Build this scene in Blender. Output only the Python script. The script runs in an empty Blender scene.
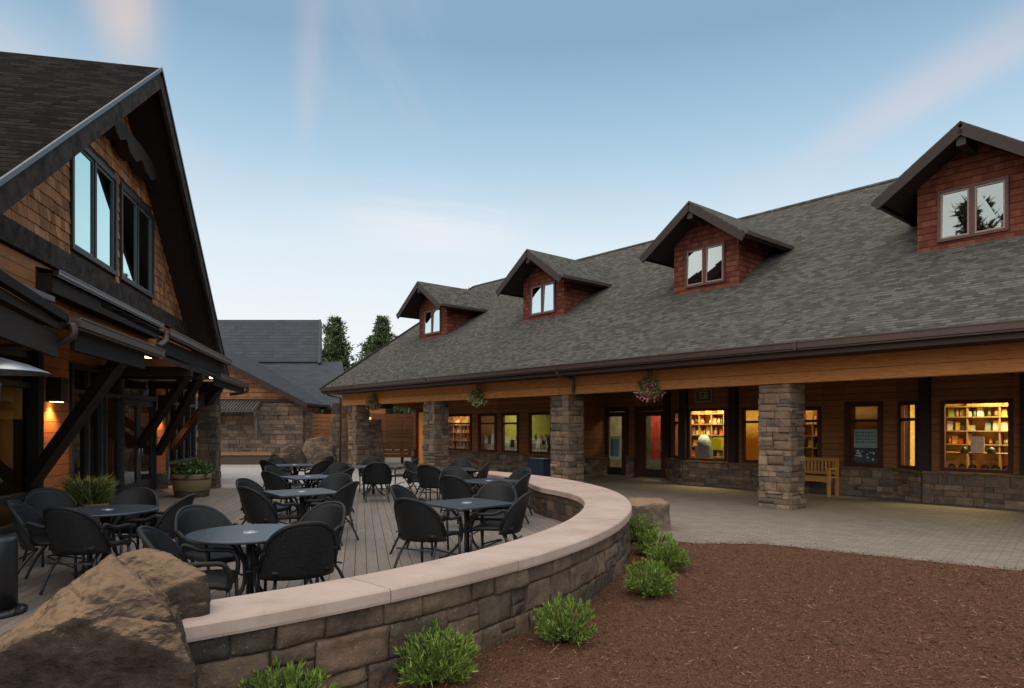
import bpy, bmesh, math, random
import numpy as np
from mathutils import Vector, Matrix, noise as mnoise
R = math.radians
SC = bpy.context.scene
COL = SC.collection
EYE, FPX, CX, HY = 1.7, 683.0, 512.0, 427.0

# ------------------------------------------------------------------ camera, sky, sun, exposure
cam_d = bpy.data.cameras.new('camera'); cam = bpy.data.objects.new('camera', cam_d); COL.objects.link(cam)
cam.location = (0, 0, EYE); cam.rotation_euler = (R(90), 0, 0)
cam_d.sensor_width = 36; cam_d.lens = FPX / 1024 * 36; cam_d.shift_y = (HY - 344) / 1024
cam_d.clip_end = 5000; cam_d.clip_start = .05
SC.camera = cam
SUN_EL, SUN_AZ = 60, -140          # azimuth measured from +Y towards +X
world = bpy.data.worlds.new('World'); SC.world = world; world.use_nodes = True
def build_world():
    nt = world.node_tree; nt.nodes.clear(); n = nt.nodes.new; L = nt.links.new
    out = n('ShaderNodeOutputWorld'); bg = n('ShaderNodeBackground'); L(bg.outputs[0], out.inputs[0])
    sky = n('ShaderNodeTexSky'); sky.sky_type = 'NISHITA'; sky.sun_disc = False
    sky.sun_elevation = R(SUN_EL); sky.sun_rotation = R(SUN_AZ)
    sky.air_density = 1.0; sky.dust_density = 1.6; sky.ozone_density = 2.0
    tc = n('ShaderNodeTexCoord'); sep = n('ShaderNodeSeparateXYZ'); L(tc.outputs['Generated'], sep.inputs[0])
    def math_(op, a, b=None):
        m = n('ShaderNodeMath'); m.operation = op
        for i, x in enumerate((a, b)):
            if x is None: continue
            if isinstance(x, (int, float)): m.inputs[i].default_value = x
            else: L(x, m.inputs[i])
        return m.outputs[0]
    zz = math_('ADD', math_('MAXIMUM', sep.outputs[2], 0.0), 0.12)
    comb = n('ShaderNodeCombineXYZ'); L(math_('DIVIDE', sep.outputs[0], zz), comb.inputs[0]); L(math_('DIVIDE', sep.outputs[1], zz), comb.inputs[1])
    def cloud(scale, rot, sx, sy, lo, hi, seed, amount, colour, src):
        mp = n('ShaderNodeMapping'); mp.inputs['Rotation'].default_value = (0, 0, R(rot)); mp.inputs['Scale'].default_value = (sx, sy, 1)
        mp.inputs['Location'].default_value = (seed, seed * .7, 0)
        L(comb.outputs[0], mp.inputs[0])
        nz = n('ShaderNodeTexNoise'); nz.inputs['Scale'].default_value = scale; nz.inputs['Detail'].default_value = 6; nz.inputs['Roughness'].default_value = .55
        nz.inputs['Distortion'].default_value = .5
        L(mp.outputs[0], nz.inputs['Vector'])
        mr = n('ShaderNodeMapRange'); mr.interpolation_type = 'SMOOTHSTEP'; mr.inputs[1].default_value = lo; mr.inputs[2].default_value = hi; mr.inputs[4].default_value = amount
        L(nz.outputs[0], mr.inputs[0])
        mx = n('ShaderNodeMix'); mx.data_type = 'RGBA'; L(mr.outputs[0], mx.inputs[0]); L(src, mx.inputs[6]); mx.inputs[7].default_value = (*colour, 1)
        return mx.outputs[2]
    # a cool dusk veil high up, a pale one low down, then two layers of thin cloud
    ramp = n('ShaderNodeValToRGB'); L(sep.outputs[2], ramp.inputs[0])
    e = ramp.color_ramp.elements; e[0].position = 0.0; e[0].color = (9.0, 9.0, 9.0, 1); e[1].position = 1.0; e[1].color = (4.6, 4.9, 5.4, 1)
    for p, c in ((.14, (8.6, 8.9, 9.1, 1)), (.25, (7.2, 8.2, 8.8, 1)), (.37, (4.1, 6.0, 7.5, 1)), (.49, (2.35, 3.95, 5.5, 1))):
        k = ramp.color_ramp.elements.new(p); k.color = c
    veil = n('ShaderNodeMix'); veil.data_type = 'RGBA'; veil.inputs[0].default_value = .85; L(sky.outputs[0], veil.inputs[6]); L(ramp.outputs[0], veil.inputs[7])
    c = cloud(2.0, 35, 1.0, .30, .50, .80, 8.4, .22, (8.2, 7.4, 7.4), veil.outputs[2])
    px_, py_ = comb.inputs[0].links[0].from_socket, comb.inputs[1].links[0].from_socket
    def streak(p0, p1, wd, amount, colour, src, nscale=3.0):
        # one long wisp of cirrus between two points of the cloud layer, torn by noise along its length
        d = Vector(p1) - Vector(p0); ln = d.length; d /= ln; nx, ny = -d.y, d.x
        al = math_('DIVIDE', math_('ADD', math_('MULTIPLY', math_('SUBTRACT', px_, p0[0]), d.x), math_('MULTIPLY', math_('SUBTRACT', py_, p0[1]), d.y)), ln)
        ac = math_('ADD', math_('MULTIPLY', math_('SUBTRACT', px_, p0[0]), nx), math_('MULTIPLY', math_('SUBTRACT', py_, p0[1]), ny))
        cb = n('ShaderNodeCombineXYZ'); L(math_('MULTIPLY', al, ln * .5), cb.inputs[0]); L(math_('MULTIPLY', ac, 2.2), cb.inputs[1])
        nz = n('ShaderNodeTexNoise'); nz.inputs['Scale'].default_value = nscale; nz.inputs['Detail'].default_value = 6; L(cb.outputs[0], nz.inputs['Vector'])
        w = math_('DIVIDE', math_('ADD', ac, math_('MULTIPLY', math_('SUBTRACT', nz.outputs[0], .5), wd * 1.6)), wd)
        f = math_('POWER', 2.718, math_('MULTIPLY', math_('MULTIPLY', w, w), -1.0))
        e_ = math_('SUBTRACT', al, .5); f = math_('MULTIPLY', f, math_('POWER', 2.718, math_('MULTIPLY', math_('MULTIPLY', e_, e_), -3.2)))
        f = math_('MULTIPLY', math_('MULTIPLY', f, amount), math_('ADD', nz.outputs[0], .4))
        mx = n('ShaderNodeMix'); mx.data_type = 'RGBA'; L(f, mx.inputs[0]); L(src, mx.inputs[6]); mx.inputs[7].default_value = (*colour, 1); return mx.outputs[2]
    c = streak((-.66, 1.12), (-.82, 1.46), .050, .62, (8.2, 6.2, 5.2), c)
    c = streak((-.345, 1.20), (-.54, 1.78), .026, .24, (7.6, 5.9, 5.7), c)
    c = streak((1.05, 1.2), (.84, 1.85), .085, .42, (7.6, 6.2, 6.2), c)
    c = streak((-.55, 2.30), (-.05, 2.52), .20, .42, (9.0, 8.4, 8.2), c, 5.0)
    c = streak((-1.15, 1.0), (-1.0, 1.9), .16, .28, (8.0, 6.6, 6.2), c)
    L(c, bg.inputs[0]); bg.inputs[1].default_value = .083
build_world()
sl = bpy.data.lights.new('sun', 'SUN'); sl.energy = 2.3; sl.angle = R(120); sl.color = (1, .86, .70)
sun = bpy.data.objects.new('sun', sl); COL.objects.link(sun)
SUN_LAMP_EL = SUN_EL
_d = Vector((math.sin(R(SUN_AZ)) * math.cos(R(SUN_EL)), math.cos(R(SUN_AZ)) * math.cos(R(SUN_EL)), math.sin(R(SUN_EL))))
sun.rotation_euler = (-_d).to_track_quat('-Z', 'Y').to_euler(); sun.location = _d * 60
vs = SC.view_settings; vs.view_transform = 'Standard'; vs.look = 'None'; vs.exposure = 0.45; vs.gamma = 1.0; vs.use_curve_mapping = False
SC.cycles.use_denoising = True
SC.cycles.max_bounces = 6; SC.cycles.transparent_max_bounces = 12; SC.cycles.caustics_reflective = False; SC.cycles.caustics_refractive = False
SC.cycles.sample_clamp_indirect = 4

# ------------------------------------------------------------------ materials
class NT:
    def __init__(s, name):
        s.m = bpy.data.materials.new(name); s.m.use_nodes = True; s.t = s.m.node_tree; s.b = s.t.nodes['Principled BSDF']
    def n(s, typ, **kw):
        k = s.t.nodes.new(typ)
        for a, b in kw.items():
            if a in k.inputs: k.inputs[a].default_value = b
            else: setattr(k, a, b)
        return k
    def l(s, a, b): s.t.links.new(a, b)
    def coords(s, kind='UV', scale=(1, 1, 1), rot=(0, 0, 0)):
        tc = s.n('ShaderNodeTexCoord'); mp = s.n('ShaderNodeMapping'); mp.inputs['Scale'].default_value = scale; mp.inputs['Rotation'].default_value = rot
        s.l(tc.outputs[kind], mp.inputs[0]); return mp.outputs[0]
    def noise(s, vec, scale, detail=4, rough=.55):
        k = s.n('ShaderNodeTexNoise'); k.inputs['Scale'].default_value = scale; k.inputs['Detail'].default_value = detail; k.inputs['Roughness'].default_value = rough
        s.l(vec, k.inputs['Vector']); return k.outputs[0]
    def ramp(s, fac, stops):
        k = s.n('ShaderNodeValToRGB'); e = k.color_ramp.elements
        e[0].position, e[0].color = stops[0][0], (*stops[0][1], 1); e[1].position, e[1].color = stops[-1][0], (*stops[-1][1], 1)
        for p, c in stops[1:-1]: q = e.new(p); q.color = (*c, 1)
        s.l(fac, k.inputs[0]); return k.outputs[0]
    def mix(s, fac, a, b, mode='MIX'):
        k = s.n('ShaderNodeMix', data_type='RGBA', blend_type=mode)
        for i, x in ((0, fac), (6, a), (7, b)):
            if isinstance(x, (int, float)): k.inputs[i].default_value = x
            elif isinstance(x, tuple): k.inputs[i].default_value = (*x, 1)
            else: s.l(x, k.inputs[i])
        return k.outputs[2]
    def math(s, op, a, b=0.0):
        k = s.n('ShaderNodeMath', operation=op)
        for i, x in enumerate((a, b)):
            if isinstance(x, (int, float)): k.inputs[i].default_value = x
            else: s.l(x, k.inputs[i])
        return k.outputs[0]
    def bump(s, h, strength=.4, dist=.01):
        k = s.n('ShaderNodeBump'); k.inputs['Strength'].default_value = strength; k.inputs['Distance'].default_value = dist
        s.l(h, k.inputs['Height']); s.l(k.outputs[0], s.b.inputs['Normal'])
    def fin(s, col, rough=.8, spec=.3, metal=0.0):
        if isinstance(col, tuple): s.b.inputs['Base Color'].default_value = (*col, 1)
        else: s.l(col, s.b.inputs['Base Color'])
        if isinstance(rough, (int, float)): s.b.inputs['Roughness'].default_value = rough
        else: s.l(rough, s.b.inputs['Roughness'])
        s.b.inputs['Specular IOR Level'].default_value = spec; s.b.inputs['Metallic'].default_value = metal
        return s.m
    def island(s): return s.n('ShaderNodeNewGeometry').outputs['Random Per Island']
def sc(c, k): return tuple(x * k for x in c)

def wood(name, c, var=.35, board=0.0, rough=.75, spec=.12, isl=True, vert=False, knots=False, islk=.5):
    """grain runs along U (or V); board > 0 adds lap lines every so many metres"""
    t = NT(name); uv = t.coords('UV', (1, 1, 1))
    st = t.coords('UV', (14, 1.2, 1) if vert else (1.2, 14, 1))
    g = t.noise(st, 3.0, 5, .6); blot = t.noise(uv, .9, 3)
    col = t.ramp(g, [(.25, sc(c, 1 - var)), (.55, c), (.8, sc(c, 1 + var * .7))])
    col = t.mix(t.math('MULTIPLY', blot, .55), col, sc(c, .62))
    if isl:
        col = t.mix(t.math('MULTIPLY', t.island(), islk), col, t.mix(1.0, col, (.52, .50, .50) if islk < .6 else (.36, .36, .37), 'MULTIPLY'))
    h = g
    if board:
        sp = t.n('ShaderNodeSeparateXYZ'); t.l(uv, sp.inputs[0])
        fr = t.math('FRACT', t.math('DIVIDE', sp.outputs[0 if vert else 1], board))
        rowid = t.math('FLOOR', t.math('DIVIDE', sp.outputs[0 if vert else 1], board))
        wn = t.n('ShaderNodeTexWhiteNoise', noise_dimensions='1D'); t.l(rowid, wn.inputs['W'])
        col = t.mix(t.math('MULTIPLY', wn.outputs[0], .45), col, t.mix(1.0, col, (.55, .52, .5), 'MULTIPLY'))
        line = t.math('LESS_THAN', fr, .07)
        col = t.mix(t.math('MULTIPLY', line, .75), col, sc(c, .12))
        h = t.math('ADD', t.math('MULTIPLY', g, .25), t.math('SUBTRACT', 1.0, fr))
    if knots:
        vo = t.n('ShaderNodeTexVoronoi'); vo.inputs['Scale'].default_value = 1.0; t.l(t.coords('UV', (1.6, 5, 1)), vo.inputs['Vector'])
        k = t.math('LESS_THAN', vo.outputs['Distance'], .06); col = t.mix(t.math('MULTIPLY', k, .7), col, sc(c, .25))
    t.bump(h, .5, .012 if board else .004)
    return t.fin(col, rough, spec)
def shingle_roof(name, a, b, c, row=.14, w=.30, line=.6):
    t = NT(name); uv = t.coords('UV')
    br = t.n('ShaderNodeTexBrick', offset=.37, squash=1.0); t.l(uv, br.inputs['Vector'])
    for k, v in (('Scale', 1.0), ('Mortar Size', .006), ('Mortar Smooth', .3), ('Brick Width', w), ('Row Height', row), ('Bias', 0.0)): br.inputs[k].default_value = v
    br.inputs['Color1'].default_value = (0, 0, 0, 1); br.inputs['Color2'].default_value = (1, 1, 1, 1); br.inputs['Mortar'].default_value = (.35, .35, .35, 1)
    st = t.noise(t.coords('UV', (8, 12, 1)), 1.0, 3); big = t.noise(uv, .35, 3)
    fine = t.noise(uv, 60, 2)
    f = t.math('ADD', t.math('MULTIPLY', br.outputs[0], .50), t.math('MULTIPLY', st, .50))
    col = t.ramp(f, [(.2, a), (.5, b), (.78, c)])
    col = t.mix(t.math('MULTIPLY', big, .3), col, sc(b, .8)); col = t.mix(.35, col, t.mix(1.0, col, t.ramp(fine, [(.3, (.6, .6, .6)), (.7, (1.3, 1.3, 1.3))]), 'MULTIPLY'))
    sp = t.n('ShaderNodeSeparateXYZ'); t.l(uv, sp.inputs[0]); fr = t.math('FRACT', t.math('DIVIDE', sp.outputs[1], row))
    h = t.math('ADD', t.math('SUBTRACT', 1.0, fr), t.math('MULTIPLY', br.outputs[0], .5))
    col = t.mix(t.math('MULTIPLY', t.math('LESS_THAN', fr, .16), line), col, sc(a, .25))
    t.bump(h, .8, .022); return t.fin(col, .95, .04)
def stone(name, pal, rough=.85, bumps=.5, k=1.0, scale=9):
    t = NT(name); ob = t.coords('Object'); ri = t.island()
    n1 = t.noise(ob, scale, 6, .65); n2 = t.noise(ob, scale * .3, 4)
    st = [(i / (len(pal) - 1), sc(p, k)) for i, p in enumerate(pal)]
    base = t.ramp(ri, st)
    col = t.mix(1.0, base, t.ramp(n1, [(.25, (.55, .55, .56)), (.5, (1, 1, 1)), (.78, (1.4, 1.36, 1.28))]), 'MULTIPLY')
    n3 = t.noise(ob, scale * .55, 5, .7); n4 = t.noise(ob, scale * 9, 3)
    pt = t.n('ShaderNodeMapRange'); pt.inputs[1].default_value = .52; pt.inputs[2].default_value = .68; t.l(n3, pt.inputs[0])
    col = t.mix(t.math('MULTIPLY', pt.outputs[0], .55), col, sc((.36, .235, .15), k))              # rusty veins
    pt2 = t.n('ShaderNodeMapRange'); pt2.inputs[1].default_value = .56; pt2.inputs[2].default_value = .72; t.l(n2, pt2.inputs[0])
    col = t.mix(t.math('MULTIPLY', pt2.outputs[0], .5), col, sc((.10, .09, .08), k))
    col = t.mix(t.math('MULTIPLY', t.math('GREATER_THAN', n4, .67), .5), col, sc((.55, .48, .40), k))   # pale grains
    t.bump(t.math('ADD', n1, t.math('MULTIPLY', n4, .35)), bumps, .03); return t.fin(col, rough, .2)
def plain(name, c, rough=.6, spec=.4, metal=0.0, var=.15, scale=12, bump=.0):
    t = NT(name); n1 = t.noise(t.coords('Object'), scale, 4)
    col = t.ramp(n1, [(.25, sc(c, 1 - var)), (.75, sc(c, 1 + var))])
    if bump: t.bump(n1, bump, .01)
    return t.fin(col, rough, spec, metal)
def glass(name, tint=(.8, .85, .85), refl=(.9, .95, 1.0), base=.06, gain=1.0):
    t = NT(name); t.t.nodes.remove(t.b)
    tr = t.n('ShaderNodeBsdfTransparent'); tr.inputs[0].default_value = (*tint, 1); gl = t.n('ShaderNodeBsdfGlossy'); gl.inputs['Color'].default_value = (*refl, 1); gl.inputs['Roughness'].default_value = .015
    fr = t.n('ShaderNodeFresnel'); fr.inputs[0].default_value = 1.5
    f = t.math('MINIMUM', t.math('ADD', t.math('MULTIPLY', fr.outputs[0], gain), base), 1.0)
    nz = t.noise(t.coords('Object'), .7, 2); bp = t.n('ShaderNodeBump'); bp.inputs['Strength'].default_value = .03; bp.inputs['Distance'].default_value = .02; t.l(nz, bp.inputs['Height']); t.l(bp.outputs[0], gl.inputs['Normal'])
    mx = t.n('ShaderNodeMixShader'); t.l(f, mx.inputs[0]); t.l(tr.outputs[0], mx.inputs[1]); t.l(gl.outputs[0], mx.inputs[2])
    t.l(mx.outputs[0], t.t.nodes['Material Output'].inputs[0]); return t.m
def emit(name, c, k):
    t = NT(name); t.b.inputs['Emission Color'].default_value = (*c, 1); t.b.inputs['Emission Strength'].default_value = k; return t.fin(c, .6)
def leafmat(name, a, b, c, spec=.25):
    t = NT(name); col = t.ramp(t.island(), [(.0, a), (.5, b), (1.0, c)])
    t.b.inputs['Subsurface Weight'].default_value = 0.0
    return t.fin(col, .65, spec)
def goods(name, k=1.0):
    t = NT(name); oi = t.n('ShaderNodeObjectInfo')
    col = t.ramp(oi.outputs['Random'], [(.0, (.75, .6, .3)), (.15, (.5, .08, .05)), (.3, (.8, .75, .6)), (.45, (.12, .25, .35)), (.6, (.75, .45, .08)), (.75, (.15, .3, .1)), (.9, (.05, .05, .06)), (1, (.9, .85, .7))])
    return t.fin(col, .5, .4)

M = {}
M['beam'] = wood('cedar_beam', (.76, .33, .115), .5, knots=True)
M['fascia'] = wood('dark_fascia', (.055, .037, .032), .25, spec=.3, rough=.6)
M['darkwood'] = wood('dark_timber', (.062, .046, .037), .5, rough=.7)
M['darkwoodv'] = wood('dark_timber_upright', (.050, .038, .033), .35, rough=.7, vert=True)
M['redtrim'] = wood('red_brown_trim', (.10, .042, .032), .2, isl=False)
M['wallboard'] = wood('cedar_siding', (.44, .20, .085), .4, board=.16)
M['leftboard'] = wood('orange_lap_siding', (.62, .26, .105), .38, board=.20)
M['dormerwall'] = shingle_roof('red_brown_wall_shingles', (.115, .042, .03), (.20, .066, .045), (.28, .105, .07), row=.14, w=.16)
M['roof'] = shingle_roof('grey_green_roof_shingles', (.052, .051, .045), (.094, .092, .081), (.152, .148, .130), row=.10, w=.17)
M['darkroof'] = shingle_roof('charcoal_roof_shingles', (.006, .0055, .005), (.014, .0125, .011), (.030, .026, .023), row=.20, w=.30, line=.97)
M['slateroof'] = shingle_roof('slate_grey_roof', (.060, .066, .078), (.070, .077, .090), (.080, .088, .102), row=.25, w=.5, line=.25)
PAL = [(.33, .22, .15), (.15, .12, .10), (.41, .28, .19), (.115, .105, .10), (.28, .195, .14), (.45, .32, .225), (.20, .135, .095), (.23, .20, .17), (.36, .25, .17), (.13, .115, .105)]
M['stone'] = stone('ashlar_stone', PAL, k=.74, scale=6)
M['wallstone'] = stone('rough_wall_stone', [(.20, .142, .098), (.10, .082, .068), (.27, .18, .118), (.125, .10, .078), (.235, .165, .108), (.095, .085, .075), (.30, .205, .135), (.16, .12, .09)], k=.66, scale=5, bumps=.8)
M['mortar'] = plain('mortar', (.10, .082, .066), .95, .1, scale=30, bump=.4)
M['boulder'] = None
M['black'] = plain('black_metal', (.022, .023, .026), .38, .5, scale=20)
M['frame'] = plain('black_window_frame', (.036, .038, .043), .5, .4)
M['gutter'] = plain('brown_gutter_metal', (.085, .055, .045), .35, .5, .3)
M['ggutter'] = plain('dark_gutter_metal', (.075, .07, .072), .3, .5, .5)
M['winframe'] = plain('red_brown_window_frame', (.10, .040, .032), .5, .4)
M['cream'] = plain('pale_sash', (.34, .22, .19), .5, .4)
M['glass'] = glass('window_glass', (.86, .88, .86), base=.01, gain=.30)
M['skyglass'] = glass('dormer_glass', (.30, .33, .31), (.74, .84, .84), base=.22, gain=1.1)
M['tealglass'] = glass('coated_glass', (.12, .2, .2), (.72, 1.0, .98), base=.55, gain=1.5)
M['darkglass'] = glass('dark_glass', (.45, .47, .45), (.8, .9, 1.0), base=.03, gain=.7)
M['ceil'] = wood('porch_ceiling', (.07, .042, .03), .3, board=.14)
M['inner_dark'] = plain('dim_interior', (.10, .075, .05), .9)
M['inner_warm'] = plain('warm_plaster', (.62, .42, .18), .9)
M['inner_green'] = plain('green_plaster', (.36, .37, .08), .9)
M['inner_red'] = plain('red_cloth', (.34, .04, .03), .9, var=.5, scale=5)
M['inner_dim'] = plain('dim_olive_plaster', (.26, .24, .14), .9, var=.4, scale=3)
M['inner_yellow'] = plain('yellow_panel', (.80, .56, .16), .8)
M['shelf'] = wood('shelf_board', (.36, .22, .085), .3)
M['goods'] = goods('shop_goods')
M['paper'] = plain('white_paper', (.72, .72, .70), .7, .2)
M['bluepaper'] = plain('pale_blue_paper', (.42, .60, .62), .7, .2)
M['ink'] = plain('print_ink', (.08, .12, .16), .8, .1)
M['inkgreen'] = plain('print_green', (.12, .30, .28), .8, .1)
M['inkblue'] = plain('print_blue', (.22, .40, .55), .8, .1)
M['bench'] = wood('honey_bench_wood', (.62, .33, .10), .2)
M['barrel'] = wood('barrel_staves', (.27, .20, .11), .3, board=.0, vert=True)
M['soil'] = plain('soil', (.05, .035, .025), .95)
M['lampglow'] = emit('lamp_glow', (1, .55, .18), 9)
M['lampwarm'] = emit('downlight_glow', (1, .66, .30), 7)
M['steel'] = plain('brushed_steel', (.48, .50, .52), .3, .5, .85)
M['bluebox'] = plain('dark_blue_paint', (.05, .08, .14), .5)
M['bark'] = plain('tree_bark', (.075, .055, .042), .95, .1, bump=.5)
M['needle'] = leafmat('pine_needles', (.045, .075, .032), (.09, .135, .058), (.17, .21, .10))
M['leaf'] = leafmat('shrub_leaves', (.06, .115, .018), (.15, .245, .04), (.31, .42, .085))
M['herb'] = leafmat('planter_leaves', (.04, .085, .025), (.085, .15, .045), (.17, .24, .08))
M['flower'] = leafmat('basket_flowers', (.42, .10, .16), (.55, .25, .36), (.62, .42, .10))
M['basketleaf'] = leafmat('basket_leaves', (.07, .12, .03), (.14, .20, .05), (.30, .32, .09))
M['coir'] = plain('coir_liner', (.17, .11, .065), .95, .1, scale=60, bump=.6)

def mk_boulder(name='boulder_rock', k=1.0, dk=1.0):
    t = NT(name); ob = t.coords('Object'); n1 = t.noise(ob, 2.2, 8, .62); n2 = t.noise(ob, 14, 5, .65)
    ge = t.n('ShaderNodeNewGeometry'); sp = t.n('ShaderNodeSeparateXYZ'); t.l(ge.outputs['True Normal'], sp.inputs[0])
    col = t.ramp(n1, [(.30, sc((.040, .030, .024), k)), (.5, sc((.070, .053, .041), k)), (.70, sc((.14, .105, .078), k))])
    col = t.mix(1.0, col, t.ramp(n2, [(.3, (.62, .62, .63)), (.7, (1.25, 1.22, 1.18))]), 'MULTIPLY')
    # dusty tan on up-facing sides, strengthened in colour to imitate light from above
    up = t.n('ShaderNodeMapRange'); up.inputs[1].default_value = .45; up.inputs[2].default_value = .85; t.l(sp.outputs[2], up.inputs[0])
    lit_dust = t.math('MULTIPLY', up.outputs[0], t.math('MULTIPLY', t.noise(ob, 4, 6, .7), 1.35))
    col = t.mix(lit_dust, col, sc((.33, .215, .125), dk)); t.bump(t.math('ADD', n1, t.math('ADD', t.math('MULTIPLY', n2, .5), t.math('MULTIPLY', t.noise(ob, 45, 4, .7), .3))), 1.0, .05)
    return t.fin(col, .9, .2)
M['boulder'] = mk_boulder(); M['paleboulder'] = mk_boulder('pale_boulder_rock', 2.1, 1.05)
def mk_cap():
    t = NT('sandstone_cap'); ob = t.coords('Object'); n1 = t.noise(ob, 1.8, 6, .6); n2 = t.noise(ob, 30, 4)
    col = t.ramp(n1, [(.3, (.36, .25, .205)), (.5, (.465, .35, .30)), (.72, (.55, .44, .39))])
    col = t.mix(t.math('MULTIPLY', t.island(), .35), col, (.46, .36, .29)); col = t.mix(t.math('MULTIPLY', n2, .25), col, (.45, .37, .31))
    n3 = t.noise(ob, 4.5, 5, .7); st = t.n('ShaderNodeMapRange'); st.inputs[1].default_value = .56; st.inputs[2].default_value = .74; t.l(n3, st.inputs[0])
    col = t.mix(t.math('MULTIPLY', st.outputs[0], .5), col, (.33, .245, .19)); t.bump(t.math('ADD', n2, n3), .3, .008); return t.fin(col, .8, .2)
M['cap'] = mk_cap()
def mk_deck():
    t = NT('weathered_deck'); g = t.noise(t.coords('UV', (1.0, 18, 1)), 2.5, 6, .65); bl = t.noise(t.coords('UV'), .7, 4)
    c = (.27, .225, .185)
    col = t.ramp(g, [(.25, sc(c, .6)), (.5, c), (.75, sc(c, 1.35))]); col = t.mix(t.math('MULTIPLY', t.island(), .7), col, (.17, .155, .14)); col = t.mix(t.math('MULTIPLY', bl, .45), col, (.155, .125, .105))
    t.bump(g, .4, .004); return t.fin(col, .65, .3)
M['deck'] = mk_deck()
def mk_paving():
    t = NT('grey_pavers'); ob = t.coords('Object', rot=(0, 0, R(40)))
    br = t.n('ShaderNodeTexBrick', offset=.5); t.l(ob, br.inputs['Vector'])
    for k, v in (('Scale', 1.0), ('Mortar Size', .007), ('Mortar Smooth', .4), ('Brick Width', .22), ('Row Height', .11)): br.inputs[k].default_value = v
    br.inputs['Color1'].default_value = (.205, .175, .143, 1); br.inputs['Color2'].default_value = (.30, .258, .213, 1); br.inputs['Mortar'].default_value = (.085, .08, .06, 1)
    n1 = t.noise(ob, .5, 5); n2 = t.noise(ob, 25, 4); col = t.mix(t.math('MULTIPLY', n1, .5), br.outputs[0], (.21, .185, .155)); col = t.mix(t.math('MULTIPLY', n2, .35), col, (.17, .15, .13))
    t.bump(t.math('SUBTRACT', t.math('MULTIPLY', n2, .3), br.outputs['Fac']), .5, .008); return t.fin(col, .75, .3)
M['paving'] = mk_paving()
def mk_concrete():
    t = NT('pale_concrete'); ob = t.coords('Object'); n1 = t.noise(ob, .8, 6); n2 = t.noise(ob, 20, 4)
    col = t.ramp(n1, [(.3, (.34, .325, .31)), (.7, (.44, .425, .41))]); col = t.mix(t.math('MULTIPLY', n2, .3), col, (.3, .29, .28)); return t.fin(col, .85, .2)
M['concrete'] = mk_concrete()
def mk_mulch():
    t = NT('bark_mulch'); ob = t.coords('Object'); n1 = t.noise(ob, 55, 6, .7); n2 = t.noise(ob, 1.3, 4); vo = t.n('ShaderNodeTexVoronoi'); vo.inputs['Scale'].default_value = 90; t.l(ob, vo.inputs['Vector'])
    col = t.ramp(n1, [(.3, (.030, .015, .010)), (.5, (.17, .085, .052)), (.72, (.34, .185, .12))]); col = t.mix(t.math('MULTIPLY', n2, .5), col, (.165, .083, .052))
    t.bump(t.math('ADD', n1, vo.outputs['Distance']), .9, .03); return t.fin(col, .95, .1)
M['mulch'] = mk_mulch()
M['chips'] = None
def mk_chips():
    t = NT('bark_chips'); return t.fin(t.ramp(t.island(), [(0, (.035, .016, .010)), (.4, (.165, .075, .043)), (.8, (.25, .12, .07)), (.97, (.28, .155, .10)), (1, (.40, .27, .18))]), .9, .15)
M['chips'] = mk_chips()
def mk_wicker():
    t = NT('charcoal_wicker'); uv = t.coords('UV', (38, 38, 1)); ck = t.n('ShaderNodeTexBrick', offset=.5)
    t.l(uv, ck.inputs['Vector'])
    for k, v in (('Scale', 1.0), ('Mortar Size', .12), ('Mortar Smooth', .6), ('Brick Width', 1.0), ('Row Height', .6)): ck.inputs[k].default_value = v
    ck.inputs['Color1'].default_value = (.007, .0075, .009, 1); ck.inputs['Color2'].default_value = (.017, .0185, .021, 1); ck.inputs['Mortar'].default_value = (.003, .003, .0035, 1)
    h = t.math('SUBTRACT', 1.0, ck.outputs['Fac']); t.bump(h, .5, .004); return t.fin(ck.outputs[0], .5, .38)
M['wicker'] = mk_wicker()
def mk_tabletop():
    t = NT('charcoal_table_top'); n1 = t.noise(t.coords('Object'), 60, 3); n2 = t.noise(t.coords('Object'), 3, 3)
    col = t.ramp(n2, [(.3, (.030, .042, .056)), (.7, (.046, .062, .080))]); t.bump(n1, .2, .003); return t.fin(col, .30, .6)
M['tabletop'] = mk_tabletop()

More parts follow.
